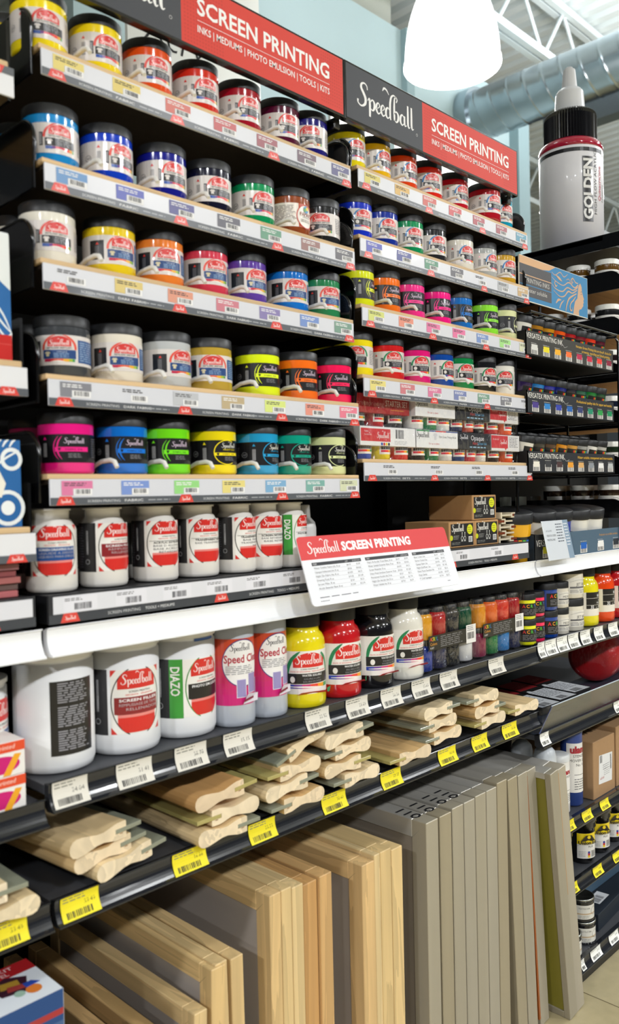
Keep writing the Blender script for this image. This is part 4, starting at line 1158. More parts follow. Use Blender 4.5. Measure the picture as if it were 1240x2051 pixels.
t = screen_frame(1.309, .038, -.042, .44, .607, 'c6bca8', 'outermost leaning aluminium screen whose corner rests on the floor', .040, True, -.125, meshc='b8b2a2')
m = MB(); m.box(-.0004, .0016, -.0006, .0, .30, .600, 'c9892c'); obj('resin_edge', m, RUBBER, t)
# wooden screens
WS = [(.676, .032, .0, .43, .582, 'e6cb93', 'rightmost wooden screen, tallest and set against the metal row'),
      (.6435, .031, .0, .43, .588, 'e2c78f', 'second wooden screen from the metal row'), (.626, .0165, .0, .43, .588, 'e8d09c', 'thin pale wooden screen in the group next to the metal row'), 
      (.5915, .034, .0, .43, .580, 'e3c189', 'wooden screen with grey mesh showing, left face of the group beside the metal row'),
      (.482, .030, .0, .43, .598, 'd8b077', 'orange toned wooden screen, right one of the middle pair'), (.446, .034, .005, .42, .594, 'cda066', 'darker orange wooden screen, left one of the middle pair'),
      (.416, .026, .0, .43, .602, 'e6cd98', 'pale wooden screen left of the orange pair'), (.392, .023, .0, .43, .606, 'e2c892', 'pale wooden screen, third from the front of its group'), (.366, .025, .0, .43, .606, 'e3c48c', 'wooden screen at the left face of the middle group, large grey mesh showing'),
      (.288, .025, .0, .42, .538, 'e0c48e', 'shorter wooden screen, right of its leaning group'), (.262, .023, .0, .42, .542, 'e6cb95', 'shorter wooden screen, middle of its leaning group'), (.232, .027, -.004, .44, .540, 'e2c48b', 'shorter wooden screen, front of its group with corner lit'),
      (.192, .024, -.006, .43, .490, 'e0c692', 'low wooden screen with cloudy mesh, beyond the striped one'), 
      (.148, .026, -.008, .43, .455, 'd6b47c', 'low wooden screen with swirling grain'), (.098, .024, -.008, .43, .452, 'd0ae7a', 'low wooden screen nearest the starter kit box'), (.060, .022, .02, .43, .40, 'd6b684', 'lowest wooden screen, mostly hidden at the bottom left')]
for k, (x, th, y0, dp, h, c, lab) in enumerate(WS):
    lean = [0, 0, 0, 0, 0, 0, 0, 0, 0, -.01, -.018, .018, .03, .03, .04, .04][k]
    t = screen_frame(x, th, y0, dp, h, c, lab, .034 if k < 9 else .030, False, lean, meshc='b0a79f')
# ================================================================ goods on the white lipped shelf, right half
TZ = 1.1315 + .0375
def kraft(x0, y0, z0, lab):
    t = thing('clamp_box', lab, 'box', (x0, y0, z0), 0, 'kraft boxes with black printed fronts')
    w, h, d = .094, .054, .115
    m = MB(); m.box(0, w, 0, d, 0, h, 'b98d5c', .0012); obj('carton', m, CARD, t)
    A = Art(6e-5); A.rect(.006, .003, w - .005, h - .004, '1d1c1d')
    A.logo(.010, .034, .044, 'eceae4', 0, 4, 1.1)
    A.circ(w - .018, .037, .0105, 'd8dc22', 20); A.lines(w - .025, .030, w - .011, .043, 3, '8a8c20', .35, 2)
    A.circ(.008, .021, .0055, 'c8cc20', 12); A.lines(.016, .017, .036, .026, 3, 'a8a8a4', .35, 1); A.lines(.010, .006, .044, .012, 2, '8a8a86', .4, 5)
    for u in (.047, .057):
        A.ring(u, .019, .0038, .0012, 'd0d0cc', n=12); A.rect(u - .0008, .022, u + .0008, .030, 'd0d0cc'); A.rect(u - .003, .0125, u + .003, .0145, 'd0d0cc'); A.circ(u, .0305, .0016, 'd0d0cc', 8)
    A.rect(w - .023, .010, w - .009, .022, 'e8e8e6'); A.bars(w - .0215, .0115, w - .0105, .0205, '1c1c1e', 9)
    art_obj('printed_front', A, plane_y(0, 0, 0), PAPER, t)
    A = Art(6e-5); A.rect(.0, h - .0002, .001, h - .0004, '9a7448')
    return t
kraft(.998, .016, TZ, 'kraft box with black front, lower right of the three in the pile')
kraft(.903, .016, TZ, 'kraft box with black front, lower left of the three in the pile')
kraft(.996, .020, TZ + .055, 'kraft box with black front on top of the pile of three')
def plastic_sq(x, y, z, flip, lab):
    t = thing('plastic_squeegee', lab, 'squeegee', (x, y, z), 0, 'cream plastic squeegees with brown blades')
    pts = [(0, -.007), (.006, -.007), (.006, -.0018), (.045, -.0018), (.045, -.006), (.062, -.006), (.062, -.0028), (.050, -.0028), (.050, .0028), (.062, .0028), (.062, .006), (.045, .006), (.045, .0018), (.006, .0018), (.006, .007), (0, .007)]
    m = MB(); m.prism(pts, 0, .2, 'd8cdb4', 'y'); obj('plastic_handle', m, WHITEP, t)
    m = MB(); m.box(.0505, .076, .0, .2, -.0025, .0025, '7a3a22'); obj('rubber_blade', m, RUBBER, t)
    if flip: t.scale = (-1, 1, 1)
    return t
for k in range(5):
    plastic_sq([1.104, 1.186, 1.106, 1.184, 1.112][k], .022 + .004 * (k % 2), TZ + .0075 + .0135 * k, k % 2 == 1, 'cream plastic squeegee, %s in the pile beside the kraft boxes' % ['bottom', 'second from bottom', 'middle', 'fourth from bottom', 'top'][k])

# price list board clipped in front
bt = thing('price_list_board', 'large red and white price list board clipped to the white shelf lip', 'sign', (.425, -.055, 1.106))
bt.rotation_euler = (-18.6 * D2R, 0, 0); bt.scale = (.955, 1, .93)
W0, H0 = .432, .126
def board_pts():
    r = .008; P = []
    for (cx_, cy_, a0) in ((W0 - r, r, -90), (W0 - r, H0 - r, 0), (r, H0 - r, 90), (r, r, 180)):
        for k in range(5): a = (a0 + 22.5 * k) * D2R; P.append((cx_ + r * math.cos(a), cy_ + r * math.sin(a)))
    return P
skew = 0          # the board hangs slightly askew
m = MB(); P = [(a + skew * (b / H0), b) for a, b in board_pts()]; m.prism(P, 0, .002, 'e9ebf2', 'y'); obj('board', m, PAPER, bt)
A = Art(8e-5)
top = [(a, b) for a, b in board_pts() if b > H0 * .7]
A.poly([(0, H0 * .66), (W0, H0 * .66)] + sorted([p for p in top if p[0] > W0 / 2], key=lambda p: p[1]) + sorted([p for p in top if p[0] < W0 / 2], key=lambda p: -p[1]), 'd9484a')
A.logo(.020, .0945, .082, 'f3e9ea', 0, 6, .85)
A.text('SCREEN PRINTING', .108, .0955, .0165, 'f6f6f8', fit=.200, bold=.045)
hdr = [(.022, .128, 6, ['Water Soluble Fabric Ink, 8 oz', 'Opaque Iridescent Ink, 8 oz', 'Night Glo Fabric Ink, 8 oz', 'Drawing Fluid, 8 oz', 'Screen Filler, 8 oz', 'Acrylic Extender Base, 8 oz']),
       (.162, .128, 7, ['Fabric & Acrylic Trans Base, 8 oz', 'Water Soluble Extender Base, 8 oz', 'Screen Retarder, 8 oz', 'Diazo Photo Emulsion Remover, 8 oz', 'Permanent Acrylic Ink, 8 oz', 'Night Glo Acrylic Ink, 8 oz', 'Water Soluble Ink, 8 oz']),
       (.302, .106, 7, ['Basic Colors Set', 'Starter Colors Set', 'Opaque Fabric Set', 'Night Glo/Fluor. Set', 'Diazo Photo Emulsion Kit', 'Hinge Clamps', '9" Craft Squeegee'])]
for (u, w, n, rows) in hdr:
    A.rect(u, .0715, u + w, .0775, '3c3e44'); A.text('ITEM', u + .003, .0728, .0032, 'e8e8ea'); A.text('LIST', u + w * .66, .0728, .0032, 'c8c8ca'); A.text('EVERYDAY', u + w * .98, .0728, .0032, 'c8c8ca', 'r')
    for k, s in enumerate(rows):
        v = .0655 - k * .0074
        A.text(s, u + .003, v, .0036, '2c2c34', fit=min(w * .62, .0022 * len(s))); A.text('$%d.%02d' % (4 + (k * 5) % 17, (37 * k + 19) % 100), u + w * .76, v + .0004, .0034, '2c2c34', 'r'); A.text('$%d.%02d' % (3 + (k * 7) % 13, (53 * k + 9) % 100), u + w * .96, v + .0004, .0034, '2c2c34', 'r')
        A.rect(u + .002, v - .0014, u + w, v - .0011, 'a8aab2')
A.lines(.022, .0128, .125, .0152, 1, '6a6a74', .6, 3); A.lines(.022, .0065, .044, .0085, 1, '6a6a74', .6, 4); A.lines(.392, .0100, .402, .0120, 1, '6a6a74', .6, 5)
_f = plane_y(0, 0, 0)
art_obj('printed_face', A, lambda u, v, e: _f(u + skew * v / H0, v, e), PAPER, bt)
m = MB(); m.box(.1, .14, .002, .008, .004, .02, 'dfe2e6'); m.box(.3, .34, .002, .008, .004, .02, 'dfe2e6'); obj('clip', m, WHITEP, bt)
# small clear price holder
pt = thing('price_card_holder', 'small clear plastic holder with pale blue price card on the lip', 'sign', (1.240, -.026, 1.121))
pt.rotation_euler = (-12 * D2R, 0, 0)
m = MB(); m.box(0, .126, 0, .0012, 0, .094, 'dbe1e7', .001); obj('card', m, PAPER, pt)
A = Art(8e-5); A.rect(.100, .0, .126, .094, '8ea4b8'); A.text('VERSATEX SCREEN', .012, .056, .005, '3a4048', fit=.045); A.text('PRINTING INKS', .012, .046, .005, '3a4048', fit=.038)
A.text('JACQUARD', .012, .068, .004, '6a747e'); A.lines(.062, .04, .095, .088, 7, '5a626c', .35, 3); A.lines(.103, .03, .122, .088, 8, 'e6ecf2', .4, 5)
art_obj('print', A, plane_y(0, 0, 0), PAPER, pt)
m = MB(); m.add([(-.002, -.0035, -.002), (.128, -.0035, -.002), (.128, -.0035, .098), (-.002, -.0035, .098)], [[0, 1, 2, 3]], 'ffffff'); obj('clear_sleeve', m, FILM, pt)

# ---------------------------------------------------------------- shrink wrapped ink sets on the lowest right display shelf
def ink_set(x0, z0, w, cols, paper, lab, side_txt, red=False, y0=.018):
    t = thing('ink_set', lab, 'ink set', (x0, y0, z0), 0, 'shrink wrapped ink sets')
    n = len(cols); p = w / n; r = min(.0225, p / 2 - .002)
    for k, c in enumerate(cols):
        b = obj('ink_pot', mesh(MB().lathe([(0, 0), (r - .002, 0), (r, .002), (r, .040), (r, .040), (r - .002, .042)], OBC, 28, p * (k + .5), r + .004, 0), INK), parent=t, colour=c)
        A = Art(6e-5); A.rect(-.02, 0, .02, .022, 'efeae2'); A.rect(-.017, .009, .017, .019, '26262a'); cs = ('d01848', 'e8402a', 'f0a020', '2a9a50')
        for q in range(4): A.rect(-.017 + q * .0085, .004, -.0085 + q * .0085, .008, cs[q])
        F = cyl(r, .010, -.2 + .3 * (k % 2)); 
        art_obj('label', A, lambda u, v, e, F=F, k=k: (F(u, v, e)[0] + p * (k + .5), F(u, v, e)[1] + r + .004, F(u, v, e)[2]), LABEL, b)
    m = MB(); h0 = .025; h1 = .061
    m.box(0, w, 0, .10, h0, h1, 'a81c22' if red else paper, .0008); obj('sleeve', m, PAPER, t)
    A = Art(6e-5)
    fg = 'f0f0ec' if (red or paper == '24262c') else '2a2a30'
    if side_txt == 'A':
        A.rect(.002, .038, .088, .062, 'd13a40'); A.logo(.048, .045, .036, 'f6eaea', 0, 3); A.text('Fabric', .012, .055, .0035, 'f0d8d8'); A.text('Screen Ink', .012, .049, .0035, 'f0d8d8')
        A.bars(.104, .045, .13, .062, '2a2a30', 12, 2)
        for q, c in enumerate(('2050b0', 'd02828', 'f0d020', '1a1a1e')): A.circ(.062 + q * .007, .0335, .003, c, 12)
        A.lines(.10, .033, .14, .041, 3, '9a9aa0', .3, 3)
    elif side_txt == 'B':
        A.rect(0, .063, w * .3, .0652, '2a9a50'); A.rect(w * .3, .063, w, .0652, '28408a'); A.rect(w * .45, .063, w * .7, .0652, 'd02828'); A.logo(-.0, .051, .042, '2a2a30', 0, 3)
        tshirt(A, .062, .053, .0075, 'd8d8dc'); A.text('Fabric Screen Printing Ink Set', .075, .051, .005, '2a2a30', fit=.06, shear=.2); A.text('For use on fabric', .04, .037, .0038, 'c82828', shear=.2)
    elif side_txt == 'C':
        A.logo(.004, .052, .03, 'e0e0e4', 0, 3); A.text('Opaque', .045, .050, .011, 'e8e8ec', fit=.050); A.text('Fabric', .052, .041, .006, 'd05050'); A.text('Screen Ink', .07, .041, .006, '50a0d0'); A.lines(.04, .033, .105, .038, 1, '9ac0d8', .5, 4)
    elif side_txt == 'D':
        A.rect(.0, .036, .068, .064, 'cf3a42'); A.logo(.036, .046, .028, 'f6eaea', 0, 3); A.text('Acrylic Ink', .006, .054, .004, 'f0d8d8'); A.lines(.074, .038, w - .006, .062, 7, '5a5a62', .35, 4)
        A.poly([(.055, .036), (.062, .036), (.0585, .031)], 'd02828')
    if red:
        A = Art(6e-5); A.text('Screenprinting', .004, .044, .009, 'c87a78', fit=.085); A.text('STARTER SET', .094, .045, .0115, 'e9d9d4', fit=w - .10); A.rect(.11, .060, .15, .0612, 'd8a030'); A.rect(.11, .0375, .15, .0385, 'd8a030')
    art_obj('print', A, plane_y(0, 0, -.0048), PAPER, t)
    m = MB(); e = .0018
    N = 22; rows_ = [(.0, .004), (.02, .006), (.026, -e), (.045, -e * 1.3), (h1 + e, -e)]
    vs = [(w * i / (N - 1), yy + (.0008 if (i + j) % 3 == 0 else 0), zz) for j, (zz, yy) in enumerate(rows_) for i in range(N)]
    m.add(vs, [[j * N + i, j * N + i + 1, (j + 1) * N + i + 1, (j + 1) * N + i] for j in range(len(rows_) - 1) for i in range(N - 1)], 'ffffff', True)
    m.add([(-e, -e, .025), (-e, .1, .025), (-e, .1, h1 + e), (-e, -e, h1 + e), (w + e, -e, .025), (w + e, .1, .025), (w + e, .1, h1 + e), (w + e, -e, h1 + e)], [[0, 1, 2, 3], [4, 5, 6, 7], [3, 2, 6, 7]], 'ffffff')
    obj('shrink_wrap', m, WRAP, t)
    return t
zs = 1.3091 + .0415
ink_set(.632, zs, .166, ['2a50b0', 'f0dc28', 'd8302a'], 'eeeeee', 'white shrink wrapped fabric ink set with red panel, lower left of the pile', 'A')
ink_set(.802, zs, .142, ['18181c', '1a7a4a', 'e0e0dc'], 'eeeeee', 'white shrink wrapped ink set with coloured top stripe, lower row', 'B')
ink_set(.948, zs, .122, ['284880', 'd04050', 'e8e4dc'], '24262c', 'dark shrink wrapped set lettered Opaque, lower row', 'C')
ink_set(1.073, zs, .118, ['2a1a1c', 'ee5a20'], 'e6e4e2', 'white and red shrink wrapped acrylic set, lower right end', 'D')
ink_set(.628, zs + .0625, .168, ['18181c', 'c01a20', '202024'], 'a81c22', 'dark red starter set with light lettering, upper left of the pile', '', True, .03)
ink_set(.800, zs + .0625, .136, ['e8e6e0', '1a7a4a', 'e0e0dc'], 'eeeeee', 'white shrink wrapped ink set on the upper row beside the red starter set', 'B')
ink_set(.940, zs + .0625, .126, ['1c2c58', 'd05a48', '2a2a30'], '24262c', 'dark shrink wrapped set on the upper row', 'C')
ink_set(1.070, zs + .0625, .118, ['c02830', 'ee5a28'], 'e6e4e2', 'white and red shrink wrapped acrylic set, upper right end', 'D')

# ================================================================ wire rack with cartons of small ink jars
wr = thing('wire_rack', 'black wire rack holding three cartons of small ink jars', 'rack', (0, 0, 0))
m = MB(); m.tube([(1.2, .03, 1.155), (1.2, .03, 1.72)], .0032, '0c0c0e', 8); m.tube([(1.176, .16, 1.155), (1.176, .16, 1.76)], .003, '0c0c0e', 8); obj('left_upright', m, GLOSSB, wr)
m = MB(); m.tube([(1.672, -.004, 1.13), (1.672, -.004, 1.68), (1.672, .004, 1.695), (1.672, .05, 1.70), (1.672, .13, 1.70), (1.672, .145, 1.69), (1.672, .145, 1.3)], .0036, '0c0c0e', 8); obj('right_upright', m, GLOSSB, wr)
m = MB()
for zz in (1.70, 1.60, 1.465, 1.325): m.tube([(1.218, .15, zz), (1.672, .15, zz)], .003, '0c0c0e', 6); m.tube([(1.218, .0, zz - .004), (1.218, .3, zz - .004)], .003, '0c0c0e', 6); m.tube([(1.672, .0, zz - .004), (1.672, .3, zz - .004)], .003, '0c0c0e', 6)
for k in range(8): m.tube([(1.25 + .05 * k, .0, 1.70), (1.25 + .05 * k, .28, 1.70)], .002, '0c0c0e', 6)
m.tube([(1.218, -.0, 1.70), (1.672, -.0, 1.70)], .003, '0c0c0e', 6)
obj('cross_wires', m, GLOSSB, wr)
SW = [['d8d8d4', 'e8d820', 'f0b028', 'f47030', 'b82850', 'c82040', 'e83a30', '8a1838'], ['4a3a8a', '2a80c8', '3040a8', '2060b0', '303a70', '1a8a6a', '2a9a48', '108a58'], ['e8e4d8', '383a3e', '4a3434', 'e0982c', 'd8a868', '8a9098', 'e6e6e6', 'b8bcbe']]
JCOL = [['e8e6e0', 'b0781a', 'c88a10', 'ee5a18', 'b01820', '7a1028', 'e03820', '58102a'], ['2a1a4a', '1a78c0', '14209a', '10207a', '10142e', '0c5a48', '1a7a38', '0c4a30'], ['e4e0d4', '28282a', '4a2a1a', 'd88a10', 'c89038', '9a9c9c', 'eae8e2', 'b8b8b4']]
smallbody = mesh(MB().lathe([(0, 0), (.021, 0), (.0235, .003), (.0235, .035), (.0235, .035), (.022, .037)], OBC, 26), INK, 'jar_body')
smalllid = mesh(MB().lathe([(.0238, .0355), (.0238, .0355), (.0238, .0505), (.023, .0515), (0, .0515)], '17181a', 44, ridge=.0003), BLACKP, 'lid')
_A = Art(5e-5); _A.rect(-.03, 0, .03, .021, '1a1a1c')
for q, c in enumerate(('e03030', 'f0a020', '50c040', '3070d0')): _A.rect(-.014 + q * .0045, .012, -.0105 + q * .0045, .018, c)
smalllab = mesh(_A.to(MB(), cyl(.0235, .006)), LABEL, 'label')
SNAMES = [['white', 'ochre yellow', 'golden yellow', 'orange', 'crimson', 'dark burgundy', 'scarlet', 'deep maroon'], ['violet', 'sky blue', 'blue', 'dark blue', 'navy', 'pine green', 'green', 'dark green'], ['cream', 'black', 'dark brown', 'mustard', 'metallic gold', 'grey', 'white', 'silver']]
for r_, (z0, z1) in enumerate([(1.600, 1.655), (1.466, 1.517), (1.328, 1.377)]):
    nm = ['top', 'middle', 'bottom'][r_]
    t = thing('ink_carton', '%s dark open carton of small screen ink jars on the wire rack' % nm, 'carton', (1.198, 0, z0), 0, 'open cartons of small ink jars')
    h = z1 - z0; w = .452
    m = MB(); m.box(0, w, .0, .002, 0, h, '3b3a36' if r_ == 0 else '23262c'); m.box(0, w, .0, .13, -.001, .001, '141416'); m.add([(0, .004, h - .016), (w, .004, h - .016), (w, .13, h + .008), (0, .13, h + .008)], [[0, 1, 2, 3]], '141416'); m.box(0, .002, 0, .13, 0, h, '141416'); m.box(w - .002, w, 0, .13, 0, h, '141416'); m.box(0, w, .128, .13, 0, h, '141416'); obj('carton', m, PAPER, t)
    A = Art(6e-5)
    A.text('VERSATEX PRINTING INK', .001, h - .0165, .0125, 'eceae4', fit=.172)
    A.ribbon([(.165, h - .019, .0005), (.175, h - .016, .0009), (.182, h - .021, .0007), (.198, h - .017, .0005)], 'c8c8c4')
    tx = [('Versatex Screen Printing Inks are the #1 choice for', 'screening, stenciling and block printing.'), ('Professional quality inks for paper and textile.', ''), ('Water soluble, transparent and intermixable.', '')][r_]
    A.text(tx[0], w - .012, h - .014, .0068, 'dcae28', 'r', fit=.20, shear=.2, bold=.01)
    if tx[1]: A.text(tx[1], w - .02, h - .024, .0068, 'dcae28', 'r', fit=.16, shear=.2, bold=.01)
    for k in range(8):
        u = .022 + k * .0555
        A.rect(u, .003, u + .031, .019, 'e2e0dc'); A.bars(u + .003, .0035, u + .028, .0125, '4a4a50', 9, k); A.rect(u + .0015, .0125, u + .0295, .0255, SW[r_][k]); A.lines(u, .027, u + .03, .029, 1, 'c8c8c4', .5, k)
    art_obj('printed_front', A, plane_y(0, 0, 0), PAPER, t)
    for k in range(8):
        j = thing('small_ink_jar', 'small %s ink jar standing in the %s carton of the wire rack' % (SNAMES[r_][k], nm), 'jar', (1.224 + k * .0545, .034, z1 - .012), (20 - 9 * (k % 3)) * D2R, 'small ink jars in the cartons')
        j.rotation_euler = (12 * D2R, 0, (20 - 9 * (k % 3)) * D2R)
        obj('jar_body', smallbody, parent=j, colour=JCOL[r_][k]); obj('lid', smalllid, parent=j); obj('label', smalllab, parent=j)
        j2 = copy_thing(j, (1.224 + k * .0545, .086, z1 + .002), 1.2, 'small %s ink jar in the back row of the %s carton' % (SNAMES[r_][k], nm)); j2.rotation_euler = (12 * D2R, 0, .3)
# sign over the rack
st = thing('ink_sign', 'blue and grey printing inks sign with profile and flowing hair, above the wire rack', 'sign', (1.218, .026, 1.7325))
w, h = .342, .105
m = MB(); m.box(0, w, 0, .003, 0, h, 'e8e6da'); obj('board', m, PAPER, st)
A = Art(1e-4); A.rect(.0, .002, w - .001, h - .001, '3f86b8'); A.strip([(0, h * .80, h - .001), (.09, h * .80, h - .001), (.14, h * .86, h - .001), (.17, h * .98, h - .001)], 'd9ae85')
A.rect(.0, .012, .150, .086, '57565a'); A.rect(.0, .0605, .15, .0625, 'd9ae85'); A.rect(.0, .0375, .15, .0395, '3f86b8')
A.text('PRINTING INKS', .140, .045, .0115, 'c8c6c2', 'r', fit=.110); A.text('water soluble', .128, .0225, .0105, 'c8c6c2', 'r', fit=.095)
SK = 'cfa98a'
A.poly([(.262, .002), (.266, .02), (.272, .035), (.285, .045), (.288, .06), (.292, .078), (.302, .086), (.309, .078), (.311, .066), (.316, .056), (.322, .048), (.318, .044), (.320, .038), (.316, .036), (.317, .030), (.312, .026), (.306, .020), (.296, .018), (.292, .012), (.294, .002)], SK)
A.ribbon([(.303, .063, .0006), (.307, .0655, .0012), (.311, .064, .0005)], '5a4a48'); A.ribbon([(.303, .0575, .0005), (.308, .0590, .0012), (.311, .0570, .0005)], '3a4a68')
for (P) in ([(.29, .08, .004), (.27, .070, .003), (.24, .078, .003), (.21, .066, .002), (.175, .070, .002), (.152, .078, .001)],
            [(.288, .074, .003), (.262, .062, .003), (.232, .064, .003), (.205, .050, .003), (.170, .052, .002), (.152, .062, .001)],
            [(.284, .066, .003), (.258, .054, .003), (.236, .055, .004), (.215, .040, .003), (.19, .036, .002), (.160, .046, .001)],
            [(.280, .056, .003), (.256, .046, .004), (.238, .036, .005), (.226, .018, .004), (.222, .004, .003)],
            [(.275, .048, .002), (.262, .036, .004), (.252, .030, .003), (.244, .020, .004), (.246, .010, .004), (.254, .010, .003), (.256, .018, .001)],
            [(.29, .084, .002), (.276, .084, .003), (.262, .092, .003), (.252, .086, .003), (.258, .080, .002), (.264, .084, .001)],
            [(.235, .098, .001), (.215, .088, .002), (.195, .096, .002), (.17, .085, .002), (.153, .09, .001)],
            [(.262, .096, .001), (.254, .076, .002), (.240, .086, .002), (.226, .082, .001)],
            [(.215, .03, .001), (.2, .02, .004), (.19, .006, .003)], [(.2, .028, .001), (.184, .026, .006), (.172, .016, .002)],
            [(.205, .075, .001), (.190, .08, .007), (.172, .086, .001)], [(.18, .062, .001), (.172, .058, .004), (.166, .066, .003), (.172, .070, .001)]):
    A.ribbon(P, SK, 6)
art_obj('printed_face', A, plane_y(0, 0, 0), PAPER, st)
m = MB(); m.tube([(-.02, .01, -.028), (w + .03, .01, -.028)], .003, '0c0c0e', 6); m.tube([(.11, .01, -.03), (.11, .01, .0)], .004, '0c0c0e', 6); m.tube([(.11, .012, -.03), (.11, .3, -.03)], .003, '0c0c0e', 6); obj('wire_hanger', m, GLOSSB, st)

# bottom carton with large jars, on the white lipped shelf
t = thing('ink_carton', 'blue grey open carton of large ink jars on the right white lipped shelf', 'carton', (1.222, .0, 1.1215), 0, 'open cartons of small ink jars')
w, h = .60, .060
m = MB(); m.box(0, w, 0, .002, 0, h, '4d6478'); m.box(0, w, 0, .3, -.0, .001, '26303a'); m.box(0, .002, 0, .3, 0, h, '26303a'); obj('carton', m, PAPER, t)
A = Art(6e-5); A.rect(0, 0, .085, h, '222326'); A.text('VERSATEX', .006, .032, .016, 'eceae4', fit=.08); A.text('Production runs on fabric are faster.', .33, .042, .006, 'c89028', fit=.11, shear=.2)
for k, (u, c) in enumerate([(.035, 'd8d020'), (.225, '2060b8'), (.32, 'e8e8e8'), (.41, '2a3038'), (.475, 'b0b4b8')]):
    A.rect(u, .004, u + .036, .024, 'e2e0dc'); A.bars(u + .003, .005, u + .033, .014, '4a4a50', 9, k); A.rect(u + .002, .014, u + .034, .030, c); A.lines(u, .032, u + .034, .034, 1, 'c8ccd0', .5, k)
art_obj('printed_front', A, plane_y(0, 0, 0), PAPER, t)
def big_jar(x, y, z, r, h, col, lab, lid='1c1d20', band=None):
    j = thing('large_ink_jar', lab, 'jar', (x, y, z), .1, 'large ink jars in the blue grey carton'); j.rotation_euler = (10 * D2R, 0, -.4)
    m = MB(); m.lathe([(0, 0), (r - .004, 0), (r, .004), (r, h * .62), (r * .98, h * .70), (r * .98, h * .80)], OBC, 40); obj('jar_body', m, INK, j, colour=col)
    m = MB(); m.lathe([(r + .001, h * .79), (r + .001, h * .79), (r + .001, h - .002), (r - .001, h), (0, h)], lid, 80, ridge=.0004); obj('lid', m, BLACKP, j)
    A = Art(5e-5); A.rect(-r * .9, 0, r * 1.1, h * .34, '17171a')
    for q, c in enumerate(('e03030', 'f0a020', '50c040', '3070d0')): A.rect(-r * .5 + q * r * .25, h * .18, -r * .3 + q * r * .25, h * .28, c)
    A.lines(-r * .6, h * .03, r * .8, h * .14, 3, '9a9a9e', .4, 2)
    art_obj('label', A, cyl(r, h * .2), LABEL, j)
    return j
BJ = [(1.195, 'f0b012', 'yellow'), (1.305, 'ecebe6', 'white'), (1.39, '1038a8', 'blue'), (1.485, 'e6e4dc', 'clear white'), (1.565, 'e8e6e0', 'white labelled')]
for k, (x, c, n) in enumerate(BJ):
    big_jar(x + .02, .065, 1.123, .045, .118, c, '%s large ink jar with black lid, number %s along the front of the carton' % (n, ['one', 'two', 'three', 'four', 'five'][k]))
    if k < 4: big_jar(x + .01, .165, 1.123, .045, .118, c, '%s large ink jar standing behind the %s front one in the carton' % (n, n))
for k in range(5):
    t = thing('dropper_bottle', 'small translucent capped bottle at the back, %s from the left' % ['first', 'second', 'third', 'fourth', 'fifth'][k], 'bottle', (1.42 + k * .085, .30, 1.13))
    m = MB(); m.lathe([(0, 0), (.02, 0), (.021, .1), (.014, .112), (.014, .112)], 'a8aeb2', 28); obj('bottle_body', m, WHITEP, t)
    m = MB(); m.lathe([(.0165, .11), (.0165, .11), (.0160, .138), (0, .139)], 'b9bdbd', 36, ridge=.0004); obj('cap', m, WHITEP, t)

# ================================================================ display at the far right with white lidded jars
fx = 1.705
dr = thing('jar_display', 'black and wood display rack of white lidded jars at the right edge', 'rack', (fx, 0, 0))
def fin(z0, z1, y0, y1, parent, name='side_arm'):
    m = MB(); m.box(0, .006, y0, y1, z0, z1, '0b0b0d', .001); return obj(name, m, GLOSSB, parent)
fin(1.948, 1.988, -.03, .42, dr)
m = MB(); m.box(0, .9, .05, .425, 1.972, 1.984, '1a1a1c'); obj('top_board', m, METALP, dr)
m = MB(); m.box(.006, .42, .425, .435, 1.2, 1.97, '101012'); obj('back_board', m, METALP, dr)
JZ = [1.862, 1.737, 1.610, 1.482, 1.355, 1.235]
for k, z in enumerate(JZ):
    m = MB(); m.box(.004, .42, .0, .42, z - .012, z, 'a8814f'); obj('wood_board', m, WOODX, dr)
    m = MB(); pts = [(.0, z - .03), (.42, z - .03), (.42, z + .02)]
    for q in range(9): a = PI / 2 + q / 8 * PI / 2; pts.append((.035 + .035 * math.cos(a), z - .007 + .03 * math.sin(a)))
    m.prism(pts, 0, .004, '0b0b0d', 'x'); obj('side_bracket', m, GLOSSB, dr)
wj = thing('white_lid_jar', 'x', 'jar', (0, 0, 0), 0, 'white lidded jars at the right edge')
m = MB(); m.lathe([(0, 0), (.030, 0), (.033, .004), (.033, .046), (.033, .046), (.031, .05)], OBC, 40); obj('jar_body', m, INK, wj, colour='1a1a1c')
m = MB(); m.lathe([(.0335, .048), (.0335, .048), (.0335, .061), (.0325, .0625), (0, .0625)], 'f2f2ee', 64, ridge=.0003); obj('lid', m, WHITEP, wj)
A = Art(5e-5); A.rect(-.08, 0, .08, .028, 'eeece8'); A.lines(-.03, .004, .03, .024, 5, '8a8a8e', .35, 3); art_obj('label', A, cyl(.033, .004), LABEL, wj)
first = True
for k, z in enumerate(JZ):
    for q in range(3):
        for s in range(2):
            c = ['6a4a14', '1a1a1c', '201014', '141a30', '182a18', '2a1a10'][k]
            lab = 'white lidded jar, %s of the %s column, %s level, right edge rack' % (['front one', 'middle one', 'rear one'][q], ['near', 'far'][s], ['top', 'second', 'third', 'fourth', 'fifth', 'lowest'][k])
            loc = (fx + .045 + .075 * s, .06 + .085 * q, z)
            if first:
                wj.location = loc; wj['label'] = lab; first = False
                for c_ in wj.children:
                    if c_.name.startswith('jar_body'): c_.color = srgb(c)
            else: copy_thing(wj, loc, .3 * q, lab, None, {'jar_body': c})
# boards standing behind the arm
t = thing('display_header', 'crimson and grey header panels behind the black arm at upper right', 'sign', (2.25, .40, 1.985))
def panel(u0, u1, v0, v1, c, nm): 
    m = MB(); m.box(u0, u1, 0, .01, v0, v1, c); obj(nm, m, PAPER, t)
panel(-.10, .13, .0, .165, 'a51434', 'crimson_panel')
panel(.135, .20, .0, .235, 'b3b8bf', 'grey_panel'); panel(.208, .6, .0, .26, 'b9bec5', 'grey_panel')
